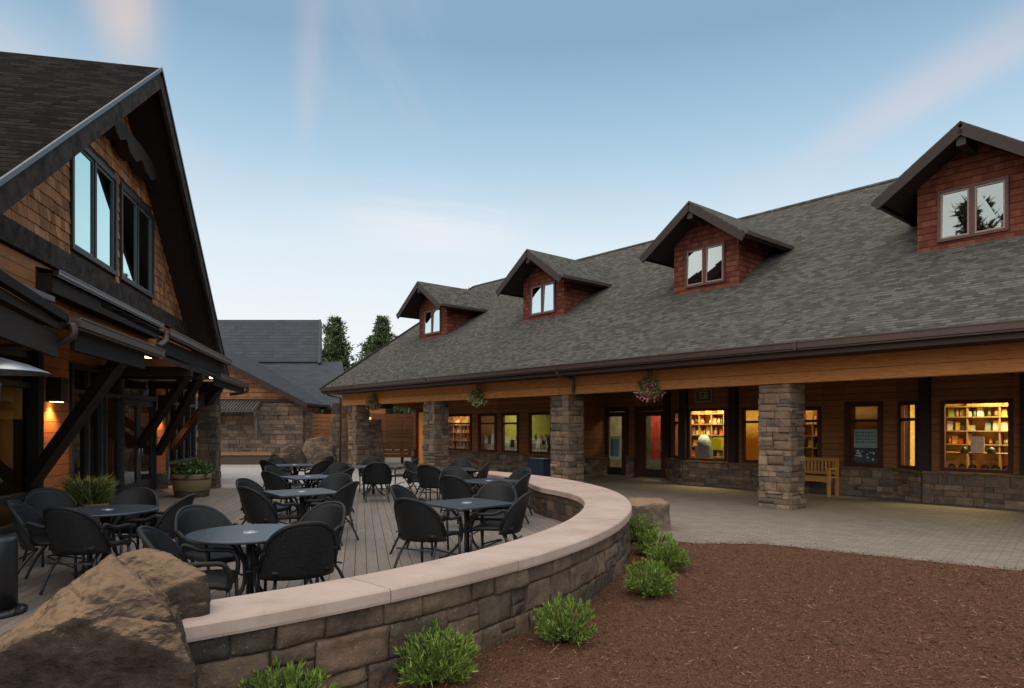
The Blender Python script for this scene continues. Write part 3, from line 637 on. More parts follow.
# ------------------------------------------------------------------ right lodge
def build_right():
    T = thing('lodge_building', 'long shop lodge with grey shingled roof, four dormers and stone porch pillars', 'building', W(6.5, 4, 0))
    UR, UL = -9.0, 20.18                                             # right (near, out of frame) and left ends of the roof
    P_ = .664; EZ, EV = 3.35, -.8; RVv, RZ = 7.3, 3.35 + .664 * 8.1
    def slab(u0, u1, va, za, vb, zb, th):
        n = Vector((0, 0, 0)); m = MB(); d = V_ * (vb - va) + Z_ * (zb - za); n = U_.cross(d).normalized()
        if n.z < 0: n = -n
        a, b, c, e = W(u0, va, za), W(u1, va, za), W(u1, vb, zb), W(u0, vb, zb); dn = n * -th
        m.hexa([a + dn, b + dn, c + dn, e + dn, a, b, c, e]); return m
    m = slab(UR, UL, EV, EZ, RVv, RZ, .05)
    m2 = slab(UR, UL, 15.4, EZ, RVv, RZ, .05); k = len(m.v); m.v += m2.v; m.f += [tuple(i + k for i in f) for f in m2.f]; m.mi += m2.mi; m.uv += m2.uv; m.sm += m2.sm
    roof = obj('roof', m, M['roof'], T)
    c = MB(); c.tube([W(UR, RVv, RZ + .01), W(UL, RVv, RZ + .01)], .06, 6); obj('ridge_cap', c, M['roof'], roof)
    # gutter (K-profile), fascia, soffit, beam
    g = MB(); g.box(W(UR, EV - .13, EZ - .13), U_ * (UL - UR), V_ * .12, Z_ * .125, along=U_); g.box(W(UR, EV - .145, EZ - .02), U_ * (UL - UR), V_ * .014, Z_ * .022, along=U_); g.box(W(UR, EV - .10, EZ - .165), U_ * (UL - UR), V_ * .09, Z_ * .032, along=U_)
    gut = obj('gutter', g, M['gutter'], T)
    for uu in (6.0, 12.2, 17.5, -.6): b = MB(); b.box(W(uu, EV - .152, EZ - .16), U_ * .05, V_ * .02, Z_ * .16); obj('gutter_bracket', b, M['gutter'], gut)
    f = MB(); f.box(W(UR, EV - .008, EZ - .27), U_ * (UL - UR), V_ * .045, Z_ * .215, along=U_); obj('fascia', f, M['fascia'], T)
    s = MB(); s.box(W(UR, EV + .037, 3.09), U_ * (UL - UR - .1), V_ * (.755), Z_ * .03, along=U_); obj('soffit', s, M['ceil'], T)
    b = MB()
    for (u0, u1) in ((UR, -6.4), (-6.395, 6.85), (6.855, 19.9)): b.box(W(u0, -.06, 2.615), U_ * (u1 - u0), V_ * .28, Z_ * .215, along=U_); b.box(W(u0, -.05, 2.838), U_ * (u1 - u0), V_ * .26, Z_ * .252, along=U_)
    obj('porch_beam', b, M['beam'], T)
    e = MB(); e.box(W(19.56, .22, 2.62), U_ * .3, V_ * 3.4, Z_ * .47, along=V_); obj('porch_beam', e, M['beam'], T)
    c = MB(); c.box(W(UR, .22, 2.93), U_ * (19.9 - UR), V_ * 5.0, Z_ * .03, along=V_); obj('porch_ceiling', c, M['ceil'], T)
    for uu in np.arange(-8, 19, 1.63):                               # dark rafters under the porch ceiling
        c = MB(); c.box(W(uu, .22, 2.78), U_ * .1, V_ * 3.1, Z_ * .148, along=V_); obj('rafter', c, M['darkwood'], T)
    # gable end at the far left
    gm = MB(); gm.poly([W(19.7, 3.4, 2.6), W(19.7, 11.2, 2.6), W(19.7, 14.7, 3.2), W(19.7, 7.3, 8.3), W(19.7, 0.1, 3.5), W(19.7, .1, 2.9), W(19.7, 3.4, 2.9)]); obj('gable_end', gm, M['wallboard'], T)
    vb = MB()
    for sg in (1, -1):
        vb.bar(W(UL + .01, 7.3 - sg * 8.2, EZ - .12), W(UL + .01, 7.3, RZ - .06), .05, .24)
    obj('bargeboard', vb, M['fascia'], T)
    d = MB(); d.tube([W(19.95, EV - .05, EZ - .14), W(19.95, EV + .1, EZ - .3), W(19.95, -.1, EZ - .42), W(19.95, -.12, 0)], .04, 8); obj('downspout', d, M['gutter'], T)
    d = MB(); d.tube([W(6.05, EV - .08, EZ - .14), W(6.05, EV + .02, EZ - .26), W(6.12, -.13, 3.02), W(6.12, -.14, 2.64)], .05, 8); obj('downspout', d, M['gutter'], T)
    # pillars
    def pillar(u, v, w, dp, seed, z1=2.61):
        m = MB(); fl = .03
        fc = [(lambda s, z, d: W(u + s, v - d - (fl if z < .2 else 0), z), w), (lambda s, z, d: W(u - d - (fl if z < .2 else 0), v + dp - s, z), dp), (lambda s, z, d: W(u + w - s, v + dp + d, z), w), (lambda s, z, d: W(u + w + d, v + s, z), dp)]
        for i, (fn, L) in enumerate(fc): stones(m, L, GZ, z1, fn, seed * 10 + i, .10, .23, .13, .42, .030, .010, .05, .022, rowseed=seed)
        m.box(W(u + .03, v + .03, GZ), U_ * (w - .06), V_ * (dp - .06), Z_ * (z1 - GZ), 1); return obj('stone_pillar', m, [M['stone'], M['mortar']], T)
    for i, u in enumerate((0, 6.45, 13.05, 18.75, -6.6)): pillar(u, .0, .70, .62, 31 + i)
    # walls: polyline in plan with openings (s from its right end)
    nwin = []
    def wallrun(u0, v0, u1, v1, ops=(), z0=.70, z1=2.95, mat='wallboard', stone_base=True, seed=1, doorways=()):
        a, b = W(u0, v0, 0), W(u1, v1, 0); d = (b - a); L = d.length; d.normalize(); n = Vector((-d.y, d.x, 0))
        if n.dot(V_) > .01 or (abs(n.dot(V_)) <= .01 and n.dot(U_) > 0): n = -n   # n points out of the wall
        cuts = sorted({0, L, *[x for o in ops for x in o[:2]], *[x for o in doorways for x in o[:2]]}); m = MB()
        for c0, c1 in zip(cuts, cuts[1:]):
            if c1 - c0 < 1e-4: continue
            mid = (c0 + c1) / 2; hole = [o for o in ops if o[0] < mid < o[1]]; dw = [o for o in doorways if o[0] < mid < o[1]]
            spans = [(z0, hole[0][2]), (hole[0][3], z1)] if hole else [(dw[0][3], z1)] if dw else [(z0, z1)]
            for za, zb in spans:
                if zb - za > .005: m.box(a + d * c0 - n * .14 + Z_ * za, d * (c1 - c0), n * .14, Z_ * (zb - za), along=d)
        obj('wall', m, M[mat], T)
        if stone_base:
            segs = []; x = 0
            for o in sorted(doorways): segs.append((x, o[0])); x = o[1]
            segs.append((x, L)); m = MB()
            for q, (x0, x1) in enumerate(segs):
                if x1 - x0 < .05: continue
                stones(m, x1 - x0, GZ, z0 - .06, lambda s, z, dd: a + d * (x0 + s) + n * (.10 + dd) + Z_ * z, seed * 7 + q, .09, .21, .16, .5, .035, .011, .07, .018)
                m.box(a + d * x0 - n * .13 + Z_ * GZ, d * (x1 - x0), n * .215, Z_ * (z0 - .065 - GZ), 1)
            o = obj('stone_base', m, [M['stone'], M['mortar']], T)
            m = MB()
            for x0, x1 in segs:
                if x1 - x0 > .05: m.box(a + d * x0 - n * .12 + Z_ * (z0 - .06), d * (x1 - x0), n * .28, Z_ * .058)
            obj('sill_ledge', m, M['wallstone'], T)
        return a, d, n
    def window(fr, s0, s1, z0, z1, transom=None, bar=.10, mull=None, mat='redtrim', gl='glass', deep=.09):
        a, d, n = fr; p = lambda s, z, q: a + d * s + n * q + Z_ * z; m = MB()
        for (x0, x1, za, zb) in ((s0, s0 + bar, z0, z1), (s1 - bar, s1, z0, z1)): m.box(p(x0, za, -.05), d * (x1 - x0), n * deep, Z_ * (zb - za), along=Z_)
        for (za, zb) in ((z0, z0 + bar * .8), (z1 - bar, z1)): m.box(p(s0 + bar, za, -.047), d * (s1 - s0 - 2 * bar), n * (deep - .006), Z_ * (zb - za), along=d)
        if transom: m.box(p(s0 + bar, transom - .035, -.045), d * (s1 - s0 - 2 * bar), n * (deep - .012), Z_ * .07, along=d)
        if mull:
            for x in mull: m.box(p(x - .03, z0 + bar * .8, -.044), d * .06, n * (deep - .014), Z_ * (z1 - z0 - bar * 1.8), along=Z_)
        w = obj('window', m, M[mat], T)
        g = MB(); g.quad(p(s0 + .02, z0 + .02, -.005), p(s1 - .02, z0 + .02, -.005), p(s1 - .02, z1 - .02, -.005), p(s0 + .02, z1 - .02, -.005)); obj('pane', g, M[gl], w); return w
    WZ0, WZ1 = .72, 2.24
    # left shop front (v = 3.4), s measured from u = 9.35 leftwards
    ops = [(10.55 - 9.35, 11.80 - 9.35), (12.38 - 9.35, 13.36 - 9.35), (13.70 - 9.35, 14.86 - 9.35), (15.30 - 9.35, 17.10 - 9.35)]
    fr = wallrun(9.35, 3.4, 18.2, 3.4, [(a, b, WZ0, WZ1) for a, b in ops], seed=2)
    for i, (a, b) in enumerate(ops): window(fr, a, b, WZ0, WZ1, None if i == 0 else 1.84)
    fr = wallrun(18.2, 3.4, 19.7, 3.4, [], seed=3, doorways=[(.35, 1.25, 0, 2.45)])
    m = MB(); p = lambda u, z, q=0: W(u, 3.4 + q, z)
    m.box(p(18.55, 0, -.05), U_ * .09, V_ * .12, Z_ * 2.45); m.box(p(19.36, 0, -.05), U_ * .09, V_ * .12, Z_ * 2.45); m.box(p(18.64, 2.36, -.047), U_ * .72, V_ * .114, Z_ * .09)
    obj('door_frame', m, plain('dark_red_paint', (.14, .018, .014), .5), T)
    wallrun(9.35, 4.9, 9.35, 3.4, [], seed=4)
    # recessed entrance (v = 4.9) with two doors
    fr = wallrun(6.6, 4.9, 9.35, 4.9, [], seed=5, doorways=[(.04, 1.42, 0, 2.40), (1.75, 2.72, 0, 2.40)])
    def door(s0, s1, label, pan):
        a, d, n = fr; p = lambda s, z, q: a + d * s + n * q + Z_ * z; m = MB(); b = .13
        m.box(p(s0, 0, -.06), d * b, n * .12, Z_ * 2.4, along=Z_); m.box(p(s1 - b, 0, -.06), d * b, n * .12, Z_ * 2.4, along=Z_); m.box(p(s0 + b, 2.24, -.057), d * (s1 - s0 - 2 * b), n * .114, Z_ * .16, along=d)
        obj('door_frame', m, M['redtrim'], T)
        m = MB(); x0, x1 = s0 + b + .005, s1 - b - .005; y0, y1 = pan
        m.box(p(x0, .02, -.03), d * (y0 - x0), n * .05, Z_ * 2.21, along=Z_); m.box(p(y1, .02, -.03), d * (x1 - y1), n * .05, Z_ * 2.21, along=Z_)
        m.box(p(y0, .02, -.028), d * (y1 - y0), n * .046, Z_ * .26, along=d); m.box(p(y0, 2.07, -.028), d * (y1 - y0), n * .046, Z_ * .16, along=d)
        o = obj('door', m, M['redtrim'], T); o['label'] = label
        g = MB(); g.quad(p(y0, .28, 0), p(y1, .28, 0), p(y1, 2.07, 0), p(y0, 2.07, 0)); obj('pane', g, M['glass'], o)
        k = MB(); k.box(p(y0, .02, .02), d * (y1 - y0), n * .006, Z_ * .25); obj('kick_plate', k, M['black'], o)
        h = MB(); h.tube([p(x0 + .08, .9, .02), p(x0 + .08, .9, .06), p(x0 + .08, 1.25, .06), p(x0 + .08, 1.25, .02)], .012, 6); obj('handle', h, M['steel'], o)
        return p, y0, y1
    door(.06, 1.42, 'glazed door showing red cloth inside', (.34, .98)); pp = door(1.72, 2.75, 'glazed door with a white framed poster', (2.02, 2.66))
    # the poster on the left door
    p, y0, y1 = pp; t = thing('poster', 'white edged poster with a blue green picture on the entrance door', 'poster', p(2.3, 1.0, .03))
    m = MB(); m.box(p(y0 + .05, .55, .030), fr[1] * .5, fr[2] * .008, Z_ * .82); obj('sheet', m, M['paper'], t)
    m = MB(); m.box(p(y0 + .11, .66, .0385), fr[1] * .38, fr[2] * .004, Z_ * .62); obj('picture', m, M['inkblue'], t)
    m = MB(); m.poly([p(y0 + .30, .68, .044), p(y0 + .48, .68, .044), p(y0 + .48, 1.22, .044), p(y0 + .40, 1.26, .044), p(y0 + .33, 1.02, .044)]); obj('picture', m, M['inkgreen'], t)
    # left bay
    fr = wallrun(5.2, 3.75, 6.6, 4.9, [(.55, 1.1, WZ0, WZ1)], seed=6); window(fr, .55, 1.1, WZ0, WZ1, 1.84)
    fr = wallrun(2.55, 3.75, 5.2, 3.75, [(.08, .74, WZ0, WZ1), (1.24, 2.52, WZ0, WZ1)], seed=7); window(fr, .08, .74, WZ0, WZ1, 1.84, bar=.08); window(fr, 1.24, 2.52, WZ0, WZ1, bar=.07)
    a, d, n = fr; t = thing('unit_sign', 'small square unit sign reading E8 above the bay window', 'sign', a + d * 1.98 + n * .02 + Z_ * 2.63)
    m = MB(); m.box(a + d * 1.70 + n * .002 + Z_ * 2.44, d * .56, n * .03, Z_ * .36); obj('board', m, plain('sign_board', (.10, .075, .05), .6), t)
    m = MB(); q = lambda s, z: a + d * s + n * .033 + Z_ * z
    for (s0, s1, z0, z1) in ((1.70, 2.26, 2.44, 2.462), (1.70, 2.26, 2.778, 2.80), (1.70, 1.722, 2.462, 2.778), (2.238, 2.26, 2.462, 2.778)): m.box(q(s0, z0), d * (s1 - s0), n * .006, Z_ * (z1 - z0))
    obj('border', m, plain('sign_gilt', (.42, .34, .20), .5), t)
    cu = bpy.data.curves.new('lettering', 'FONT'); cu.body = 'E8'; cu.size = .30; cu.extrude = .004; cu.align_x = 'CENTER'; cu.align_y = 'CENTER'; cu.materials.append(M['sgn'] if 'sgn' in M else plain('sign_letters', (.48, .40, .25), .5))
    lo = bpy.data.objects.new('lettering_curve', cu); COL.objects.link(lo); dg = bpy.context.evaluated_depsgraph_get(); lm = bpy.data.meshes.new_from_object(lo.evaluated_get(dg)); bpy.data.objects.remove(lo)
    lo = bpy.data.objects.new('lettering', lm); COL.objects.link(lo); lo.parent = t
    lo.matrix_local = Matrix.Translation(n * .018 - Z_ * .01) @ Matrix((((-d).x, 0, n.x, 0), ((-d).y, 0, n.y, 0), (0, 1, 0, 0), (0, 0, 0, 1)))
    for (u, v) in ((5.2, 3.70), (3.52, 3.66), (2.5, 3.70), (6.62, 4.82), (-1.34, 3.68), (-3.26, 3.68)):
        m = MB(); m.box(W(u - .11, v - .10, .70), U_ * .22, V_ * .2, Z_ * 2.2, along=Z_); obj('corner_post', m, M['darkwoodv'], T)
    wallrun(2.2, 4.2, 2.55, 3.75, [], seed=8)
    # middle wall
    fr = wallrun(-.55, 4.2, 2.2, 4.2, [(.30, 1.22, WZ0 - .02, 2.33), (1.82, 2.62, WZ0, WZ1)], seed=9); window(fr, .30, 1.22, WZ0 - .02, 2.33, 1.86, bar=.12); window(fr, 1.82, 2.62, WZ0, WZ1, 1.86)
    a, d, n = fr; t = thing('poster', 'pale blue notice above a dark photograph inside the window right of the bench', 'poster', a + d * .75 - n * .06 + Z_ * .85)
    q = lambda s, z, e=0: a + d * s + n * (-.06 + e) + Z_ * z
    m = MB(); m.box(q(.46, 1.18), d * .56, n * .006, Z_ * .46); obj('sheet', m, M['bluepaper'], t)
    m = MB(); m.box(q(.46, .80), d * .56, n * .0055, Z_ * .375); obj('picture', m, M['ink'], t)
    rng = random.Random(3); m = MB()
    for z in (1.54, 1.46, 1.38, 1.30):
        s = .52
        while s < .94: w = rng.uniform(.02, .07); m.box(q(s, z, .008), d * w, n * .002, Z_ * .03); s += w + .02
    obj('lettering', m, M['inkgreen'], t)
    m = MB()
    for _ in range(14): s, z = rng.uniform(.5, .9), rng.uniform(.82, 1.1); m.box(q(s, z, .008), d * rng.uniform(.02, .1), n * .002, Z_ * rng.uniform(.01, .06))
    obj('picture', m, M['paper'], t)
    # right bay
    fr = wallrun(-1.3, 3.75, -.55, 4.2, [(.16, .76, WZ0, 2.3)], seed=10); window(fr, .16, .76, WZ0, 2.3, 1.88, bar=.08)
    fr = wallrun(-3.3, 3.75, -1.3, 3.75, [(.30, 1.66, WZ0, 2.3)], seed=11); window(fr, .30, 1.66, WZ0, 2.3, bar=.085)
    wallrun(-4.0, 4.2, -3.3, 3.75, [], seed=12); wallrun(-9, 4.2, -4.0, 4.2, [], seed=13)
    # rooms behind the glass
    def room(u0, u1, v0, v1, mat, watts, colour=(1, .70, .34), lu=None, lv=None):
        m = MB(); z0, z1 = 0.0, 2.72
        m.quad(W(u0, v1, z0), W(u1, v1, z0), W(u1, v1, z1), W(u0, v1, z1)); m.quad(W(u0, v0, z0), W(u0, v1, z0), W(u0, v1, z1), W(u0, v0, z1)); m.quad(W(u1, v0, z0), W(u1, v1, z0), W(u1, v1, z1), W(u1, v0, z1))
        m.quad(W(u0, v0, z0), W(u1, v0, z0), W(u1, v1, z0), W(u0, v1, z0), 1); m.quad(W(u0, v0, z1), W(u1, v0, z1), W(u1, v1, z1), W(u0, v1, z1), 2)
        obj('room_lining', m, [M[mat], M['inner_dark'], M['inner_warm']], T)
        l = bpy.data.lights.new('shop_light', 'AREA'); l.energy = watts; l.color = colour; l.shape = 'RECTANGLE'; l.size = min(1.6, (u1 - u0) * .6); l.size_y = .5
        o = bpy.data.objects.new('shop_light', l); COL.objects.link(o); o.location = W((u0 + u1) / 2 if lu is None else lu, (v0 * .62 + v1 * .38) if lv is None else lv, 2.66); o.rotation_euler = (0, 0, math.atan2(U_.y, U_.x))
    room(13.52, 19.5, 3.56, 6.6, 'inner_warm', 75, (1, .62, .26), 16.6, 3.75); room(9.6, 13.48, 3.56, 6.4, 'inner_green', 42, (1, .86, .5), 12.2, 4.3); room(6.5, 9.4, 5.06, 7.4, 'inner_dim', 26, (1, .85, .55))
    room(2.7, 5.75, 4.42, 6.8, 'inner_yellow', 135, (1, .76, .32), 4.6, 4.2); room(-.75, 2.6, 4.36, 6.6, 'inner_warm', 26, lu=1.9, lv=5.0); room(-6.5, -.8, 4.36, 6.8, 'inner_yellow', 165, (1, .76, .32), -3.0, 4.6)
    # dormers
    def dormer(uc, vf, k):
        D = MB(); hw = 1.0; sl = .715; zb = EZ + P_ * (vf + .8)      # wall foot on the roof
        def rv(z): return (z - EZ) / P_ - .8                                # where the main roof reaches height z
        wt = 1.58; zr = 7.63; zw = zr - .16 - sl * hw; zt = zw + sl * hw       # half width, ridge and plate heights
        zo = zr - sl * wt
        D.poly([W(uc - hw, vf, zb - .05), W(uc - hw, vf, zw), W(uc, vf, zt), W(uc + hw, vf, zw), W(uc + hw, vf, zb - .05)][::-1])
        for s in (-1, 1):
            q = [W(uc + s * hw, vf, zb - .05), W(uc + s * hw, rv(zw) + .1, zw), W(uc + s * hw, vf, zw)]; D.poly(q if s > 0 else q[::-1])
        dm = obj('dormer', D, M['dormerwall'], T)
        F = MB(); F.box(W(uc - hw - .06, vf - .03, zb - .09), U_ * (2 * hw + .12), V_ * .03, Z_ * .08); obj('flashing', F, M['ggutter'], dm)
        Rf = MB(); v0 = vf - .75; S = MB()
        for s in (-1, 1):
            a, b = W(uc, v0, zr), W(uc + s * wt, v0, zo); c, e = W(uc + s * wt, rv(zo) + .15, zo), W(uc, rv(zr) + .15, zr); n = (b - a).cross(e - a).normalized()
            if n.z < 0: n = -n
            dn = n * -.04
            q = [a + dn, b + dn, c + dn, e + dn, a, b, c, e]
            if s > 0: q = [q[1], q[0], q[3], q[2], q[5], q[4], q[7], q[6]]
            Rf.hexa(q)
            dn2 = n * -.15; dn1 = n * -.042
            vin = v0 + .06
            A_2, B_2 = W(uc, vin, zr), W(uc + s * (wt - .03), vin, zo + .03 * sl); C_2, E_2 = W(uc + s * (wt - .03), rv(zo) + .05, zo + .03 * sl), W(uc, rv(zr), zr)
            q = [A_2 + dn2, B_2 + dn2, C_2 + dn2, E_2 + dn2, A_2 + dn1, B_2 + dn1, C_2 + dn1, E_2 + dn1]
            if s > 0: q = [q[1], q[0], q[3], q[2], q[5], q[4], q[7], q[6]]
            S.hexa(q)
        obj('dormer_roof', Rf, M['roof'], dm); obj('dormer_soffit', S, M['darkwood'], dm)
        B = MB()
        for s in (-1, 1):
            e0, e1 = W(uc + s * wt, v0 + .02, zo - .15), W(uc, v0 + .02, zr - .15); B.bar(e0, e1, .05, .20)
            B.bar(W(uc + s * (wt - .02), v0 + .05, zo - .06), W(uc + s * (wt - .02), rv(zo) - .02, zo - .06), .05, .14)
        B.box(W(uc - .08, v0 + .05, zr - .46), U_ * .16, V_ * .72, Z_ * .18); obj('bargeboard', B, M['fascia'], dm)
        for s in (-1, 1):
            G = MB(); G.bar(W(uc + s * (wt + .04), v0 + .02, zo - .04), W(uc + s * (wt + .04), rv(zo) - .05, zo - .04), .09, .10); obj('gutter', G, M['gutter'], dm)
        w0, w1, x0, x1 = uc - .56, uc + .56, 5.58 + (zb - 5.39) * .5, 6.52
        f = MB(); b = .05
        for (u0, u1, za, zb2) in ((w0 - .055, w0, x0 - .055, x1 + .055), (w1, w1 + .055, x0 - .055, x1 + .055)): f.box(W(u0, vf - .05, za), U_ * (u1 - u0), V_ * .05, Z_ * (zb2 - za), along=Z_)
        f.box(W(w0, vf - .048, x1), U_ * (w1 - w0), V_ * .048, Z_ * .055, along=U_); f.box(W(w0, vf - .048, x0 - .055), U_ * (w1 - w0), V_ * .048, Z_ * .055, along=U_); f.box(W(uc - .045, vf - .046, x0), U_ * .09, V_ * .046, Z_ * (x1 - x0), along=Z_)
        obj('window_frame', f, M['winframe'], dm)
        f = MB()
        for (u0, u1) in ((w0, uc - .045), (uc + .045, w1)):
            t = .035
            for (a0, a1, za, zb2) in ((u0, u0 + t, x0, x1), (u1 - t, u1, x0, x1), (u0 + t, u1 - t, x0, x0 + t), (u0 + t, u1 - t, x1 - t, x1)): f.box(W(a0, vf - .03, za), U_ * (a1 - a0), V_ * .026, Z_ * (zb2 - za))
        obj('sash', f, M['cream'], dm)
        rngp = random.Random(k)
        for (u0, u1) in ((w0, uc - .045), (uc + .045, w1)):
            g = MB(); e1, e2 = rngp.uniform(-.003, .003), rngp.uniform(.018, .026)
            g.quad(W(u0 + .03, vf - .028 + e1, x0 + .03), W(u1 - .03, vf - .028 - e1, x0 + .03), W(u1 - .03, vf - .028 + e2, x1 - .03), W(u0 + .03, vf - .028 + e2, x1 - .03)); obj('pane', g, M['skyglass'], dm)
        return dm
    for k, (uc, vf) in enumerate(((-2.66, 2.25), (3.52, 2.25), (9.88, 2.28), (16.52, 2.30))): dormer(uc, vf, k)
build_right()

# ------------------------------------------------------------------ left lodge
def build_left():
    T = thing('lodge_building', 'steep gabled lodge clad in orange cedar shingles with brown braces under its canopy', 'building', K(17.4, -3, 0))
    AP, ZA, SL, SR, OV = 17.36, 10.09, .711, .783, 1.0
    aL, aR = 6.5, 25.75
    def zt(a): return ZA - SL * (AP - a) if a < AP else ZA - SR * (a - AP)
    def lodge_roof(name, a, mat, th=.06, h0=OV, h1=-13, dz=0.0):
        m = MB(); p = [K(AP, h0, ZA + dz), K(a, h0, zt(a) + dz), K(a, h1, zt(a) + dz), K(AP, h1, ZA + dz)]; n = (p[1] - p[0]).cross(p[3] - p[0]).normalized()
        if n.z < 0: n = -n
        q = [x - n * th for x in p] + p
        if a > AP: q = [q[1], q[0], q[3], q[2], q[5], q[4], q[7], q[6]]
        m.hexa(q); return obj(name, m, mat, T)
    lodge_roof('roof', aL, M['darkroof']); lodge_roof('roof', aR, M['darkroof'])
    # soffit boards under the overhang and inside
    for a in (aL, aR):
        m = MB(); p = [K(AP, OV - .08, ZA - .075), K(a, OV - .08, zt(a) - .075), K(a, -13, zt(a) - .075), K(AP, -13, ZA - .075)]; n = (p[1] - p[0]).cross(p[3] - p[0]).normalized()
        if n.z < 0: n = -n
        q = [x - n * .10 for x in p] + p
        if a > AP: q = [q[1], q[0], q[3], q[2], q[5], q[4], q[7], q[6]]
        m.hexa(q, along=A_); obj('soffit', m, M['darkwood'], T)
    m = MB(); e = .025
    for a in (aL, aR): m.bar(K(a, OV - .05, zt(a) - .26), K(AP, OV - .05, ZA - .26), .085, .34)
    obj('bargeboard', m, plain('stained_bargeboard', (.050, .040, .035), .8, .08, var=.65, scale=5, bump=.2), T)
    m = MB()
    for a in (aL, aR): m.bar(K(a, OV + .005, zt(a) - .02), K(AP, OV + .005, ZA - .02), .035, .07)
    obj('drip_edge', m, plain('dark_drip_metal', (.045, .045, .05), .35, .4), T)
    # gable wall backing + shingles (real overlapping shakes), with two window openings
    wins = [(14.95, 17.27), (17.74, 20.15)]; Z0, Z1 = 5.28, 7.34
    def lo(z): return AP - (ZA - .18 - z) / SL
    def hi(z): return AP + (ZA - .18 - z) / SR
    m = MB(); m.poly([K(lo(4.2), -.02, 4.2), K(25.2, -.02, 4.2), K(hi(4.2) if hi(4.2) < 25.2 else 25.2, -.02, 4.2), K(AP, -.02, ZA - .18)][::1]); 
    m.quad(K(8.2, -.02, 2.9), K(25.2, -.02, 2.9), K(25.2, -.02, 4.2), K(8.2, -.02, 4.2)); obj('gable_wall', m, M['inner_dark'], T)
    m = MB(); rng = random.Random(8); z = 5.02; row = .215
    while z < ZA - .3:
        a0, a1 = lo(z + .1), hi(z + .1); a = a0 - rng.uniform(0, .2)
        while a < a1:
            w = rng.uniform(.10, .27); x0, x1 = max(a, a0), min(a + w - .008, a1)
            for (p0, p1) in wins:                                       # clip against the windows
                if z + row > Z0 - .1 and z < Z1 + .1:
                    if x0 >= p0 - .1 and x1 <= p1 + .1: x1 = x0
                    elif x0 < p0 - .1 < x1: x1 = p0 - .1
                    elif x0 < p1 + .1 < x1: x0 = p1 + .1
            if x1 - x0 > .02:
                zz = z + rng.uniform(-.012, .008); d0 = rng.uniform(.022, .034)
                b = [K(x0, -.01, zz), K(x1, -.01, zz), K(x1, -.01, zz + row + .03), K(x0, -.01, zz + row + .03)]; f = [K(x0, d0, zz), K(x1, d0, zz), K(x1, .004, zz + row + .03), K(x0, .004, zz + row + .03)]
                k = len(m.v); m.v += [tuple(q) for q in b + f]
                for q in ((4, 5, 6, 7), (1, 0, 4, 5), (0, 3, 7, 4), (2, 1, 5, 6)):
                    uv = [((Vector(m.v[k + i]).dot(A_)), m.v[k + i][2]) for i in q]; m.face([k + i for i in q], 0, uv)
            a += w
        z += row
    obj('gable_shingles', m, wood('cedar_shakes', (.72, .335, .155), .5, vert=True, rough=.85, islk=.95), T)
    b = MB(); b.box(K(8.2, -.02, 4.62), A_ * 16.6, N_ * .12, Z_ * .40, along=A_); obj('belt_board', b, plain('stained_belt_board', (.055, .044, .038), .8, .08, var=.65, scale=5, bump=.2), T)
    # windows of the gable
    for i, (p0, p1) in enumerate(wins):
        f = MB(); t = .10
        for (a0, a1, za, zb) in ((p0 - t, p0, Z0 - t, Z1 + t), (p1, p1 + t, Z0 - t, Z1 + t)): f.box(K(a0, -.03, za), A_ * (a1 - a0), N_ * .10, Z_ * (zb - za), along=Z_)
        for (za, zb) in ((Z0 - t, Z0), (Z1, Z1 + t)): f.box(K(p0, -.03, za), A_ * (p1 - p0), N_ * .097, Z_ * (zb - za), along=A_)
        mid = (p0 + p1) / 2; f.box(K(mid - .05, -.03, Z0), A_ * .10, N_ * .08, Z_ * (Z1 - Z0), along=Z_)
        w = obj('window', f, M['frame'], T)
        s = MB()
        for (a0, a1) in ((p0, mid - .05), (mid + .05, p1)):
            for (x0, x1, za, zb) in ((a0, a0 + .05, Z0, Z1), (a1 - .05, a1, Z0, Z1), (a0 + .05, a1 - .05, Z0, Z0 + .05), (a0 + .05, a1 - .05, Z1 - .05, Z1)): s.box(K(x0, -.028, za), A_ * (x1 - x0), N_ * .05, Z_ * (zb - za))
        obj('sash', s, plain('grey_sash', (.16, .17, .175), .5), w)
        for (a0, a1) in ((p0, mid - .05), (mid + .05, p1)):
            g = MB(); g.quad(K(a0 + .04, .0, Z0 + .04), K(a1 - .04, .0, Z0 + .04), K(a1 - .04, .0, Z1 - .04), K(a0 + .04, .0, Z1 - .04)); obj('pane', g, M['tealglass'], w)
        c = MB(); c.quad(K(p0, -.1, Z0), K(p1, -.1, Z0), K(p1, -.1, Z1), K(p0, -.1, Z1)); obj('curtain', c, plain('dim_curtain', (.10, .13, .13), .9), w)
    # scalloped collar beam under the peak
    m = MB(); pr = [(15.75, 8.22), (16.1, 8.28), (16.25, 8.08), (16.5, 8.0), (16.9, 8.18), (17.1, 8.0), (17.6, 7.93), (18.0, 8.14), (18.3, 7.98), (18.8, 7.92), (19.2, 8.10), (19.6, 7.98), (19.9, 7.95), (20.1, 8.05), (20.05, 8.30), (19.4, 8.42), (17.9, 8.46), (16.4, 8.46), (15.8, 8.42)]
    k = len(m.v); n_ = len(pr); m.v += [tuple(K(a, .12, z)) for a, z in pr] + [tuple(K(a, .40, z)) for a, z in pr]
    m.face(list(range(k, k + n_))[::-1]); m.face(list(range(k + n_, k + 2 * n_)))
    for i in range(n_): j = (i + 1) % n_; m.face((k + i, k + j, k + n_ + j, k + n_ + i))
    obj('collar_beam', m, M['darkwood'], T)
    for a, z in ((AP, ZA - .36),): m = MB(); m.box(K(a - .12, -.02, z - .1), A_ * .24, N_ * (OV - .04), Z_ * .24, along=N_); obj('purlin_end', m, M['darkwood'], T)
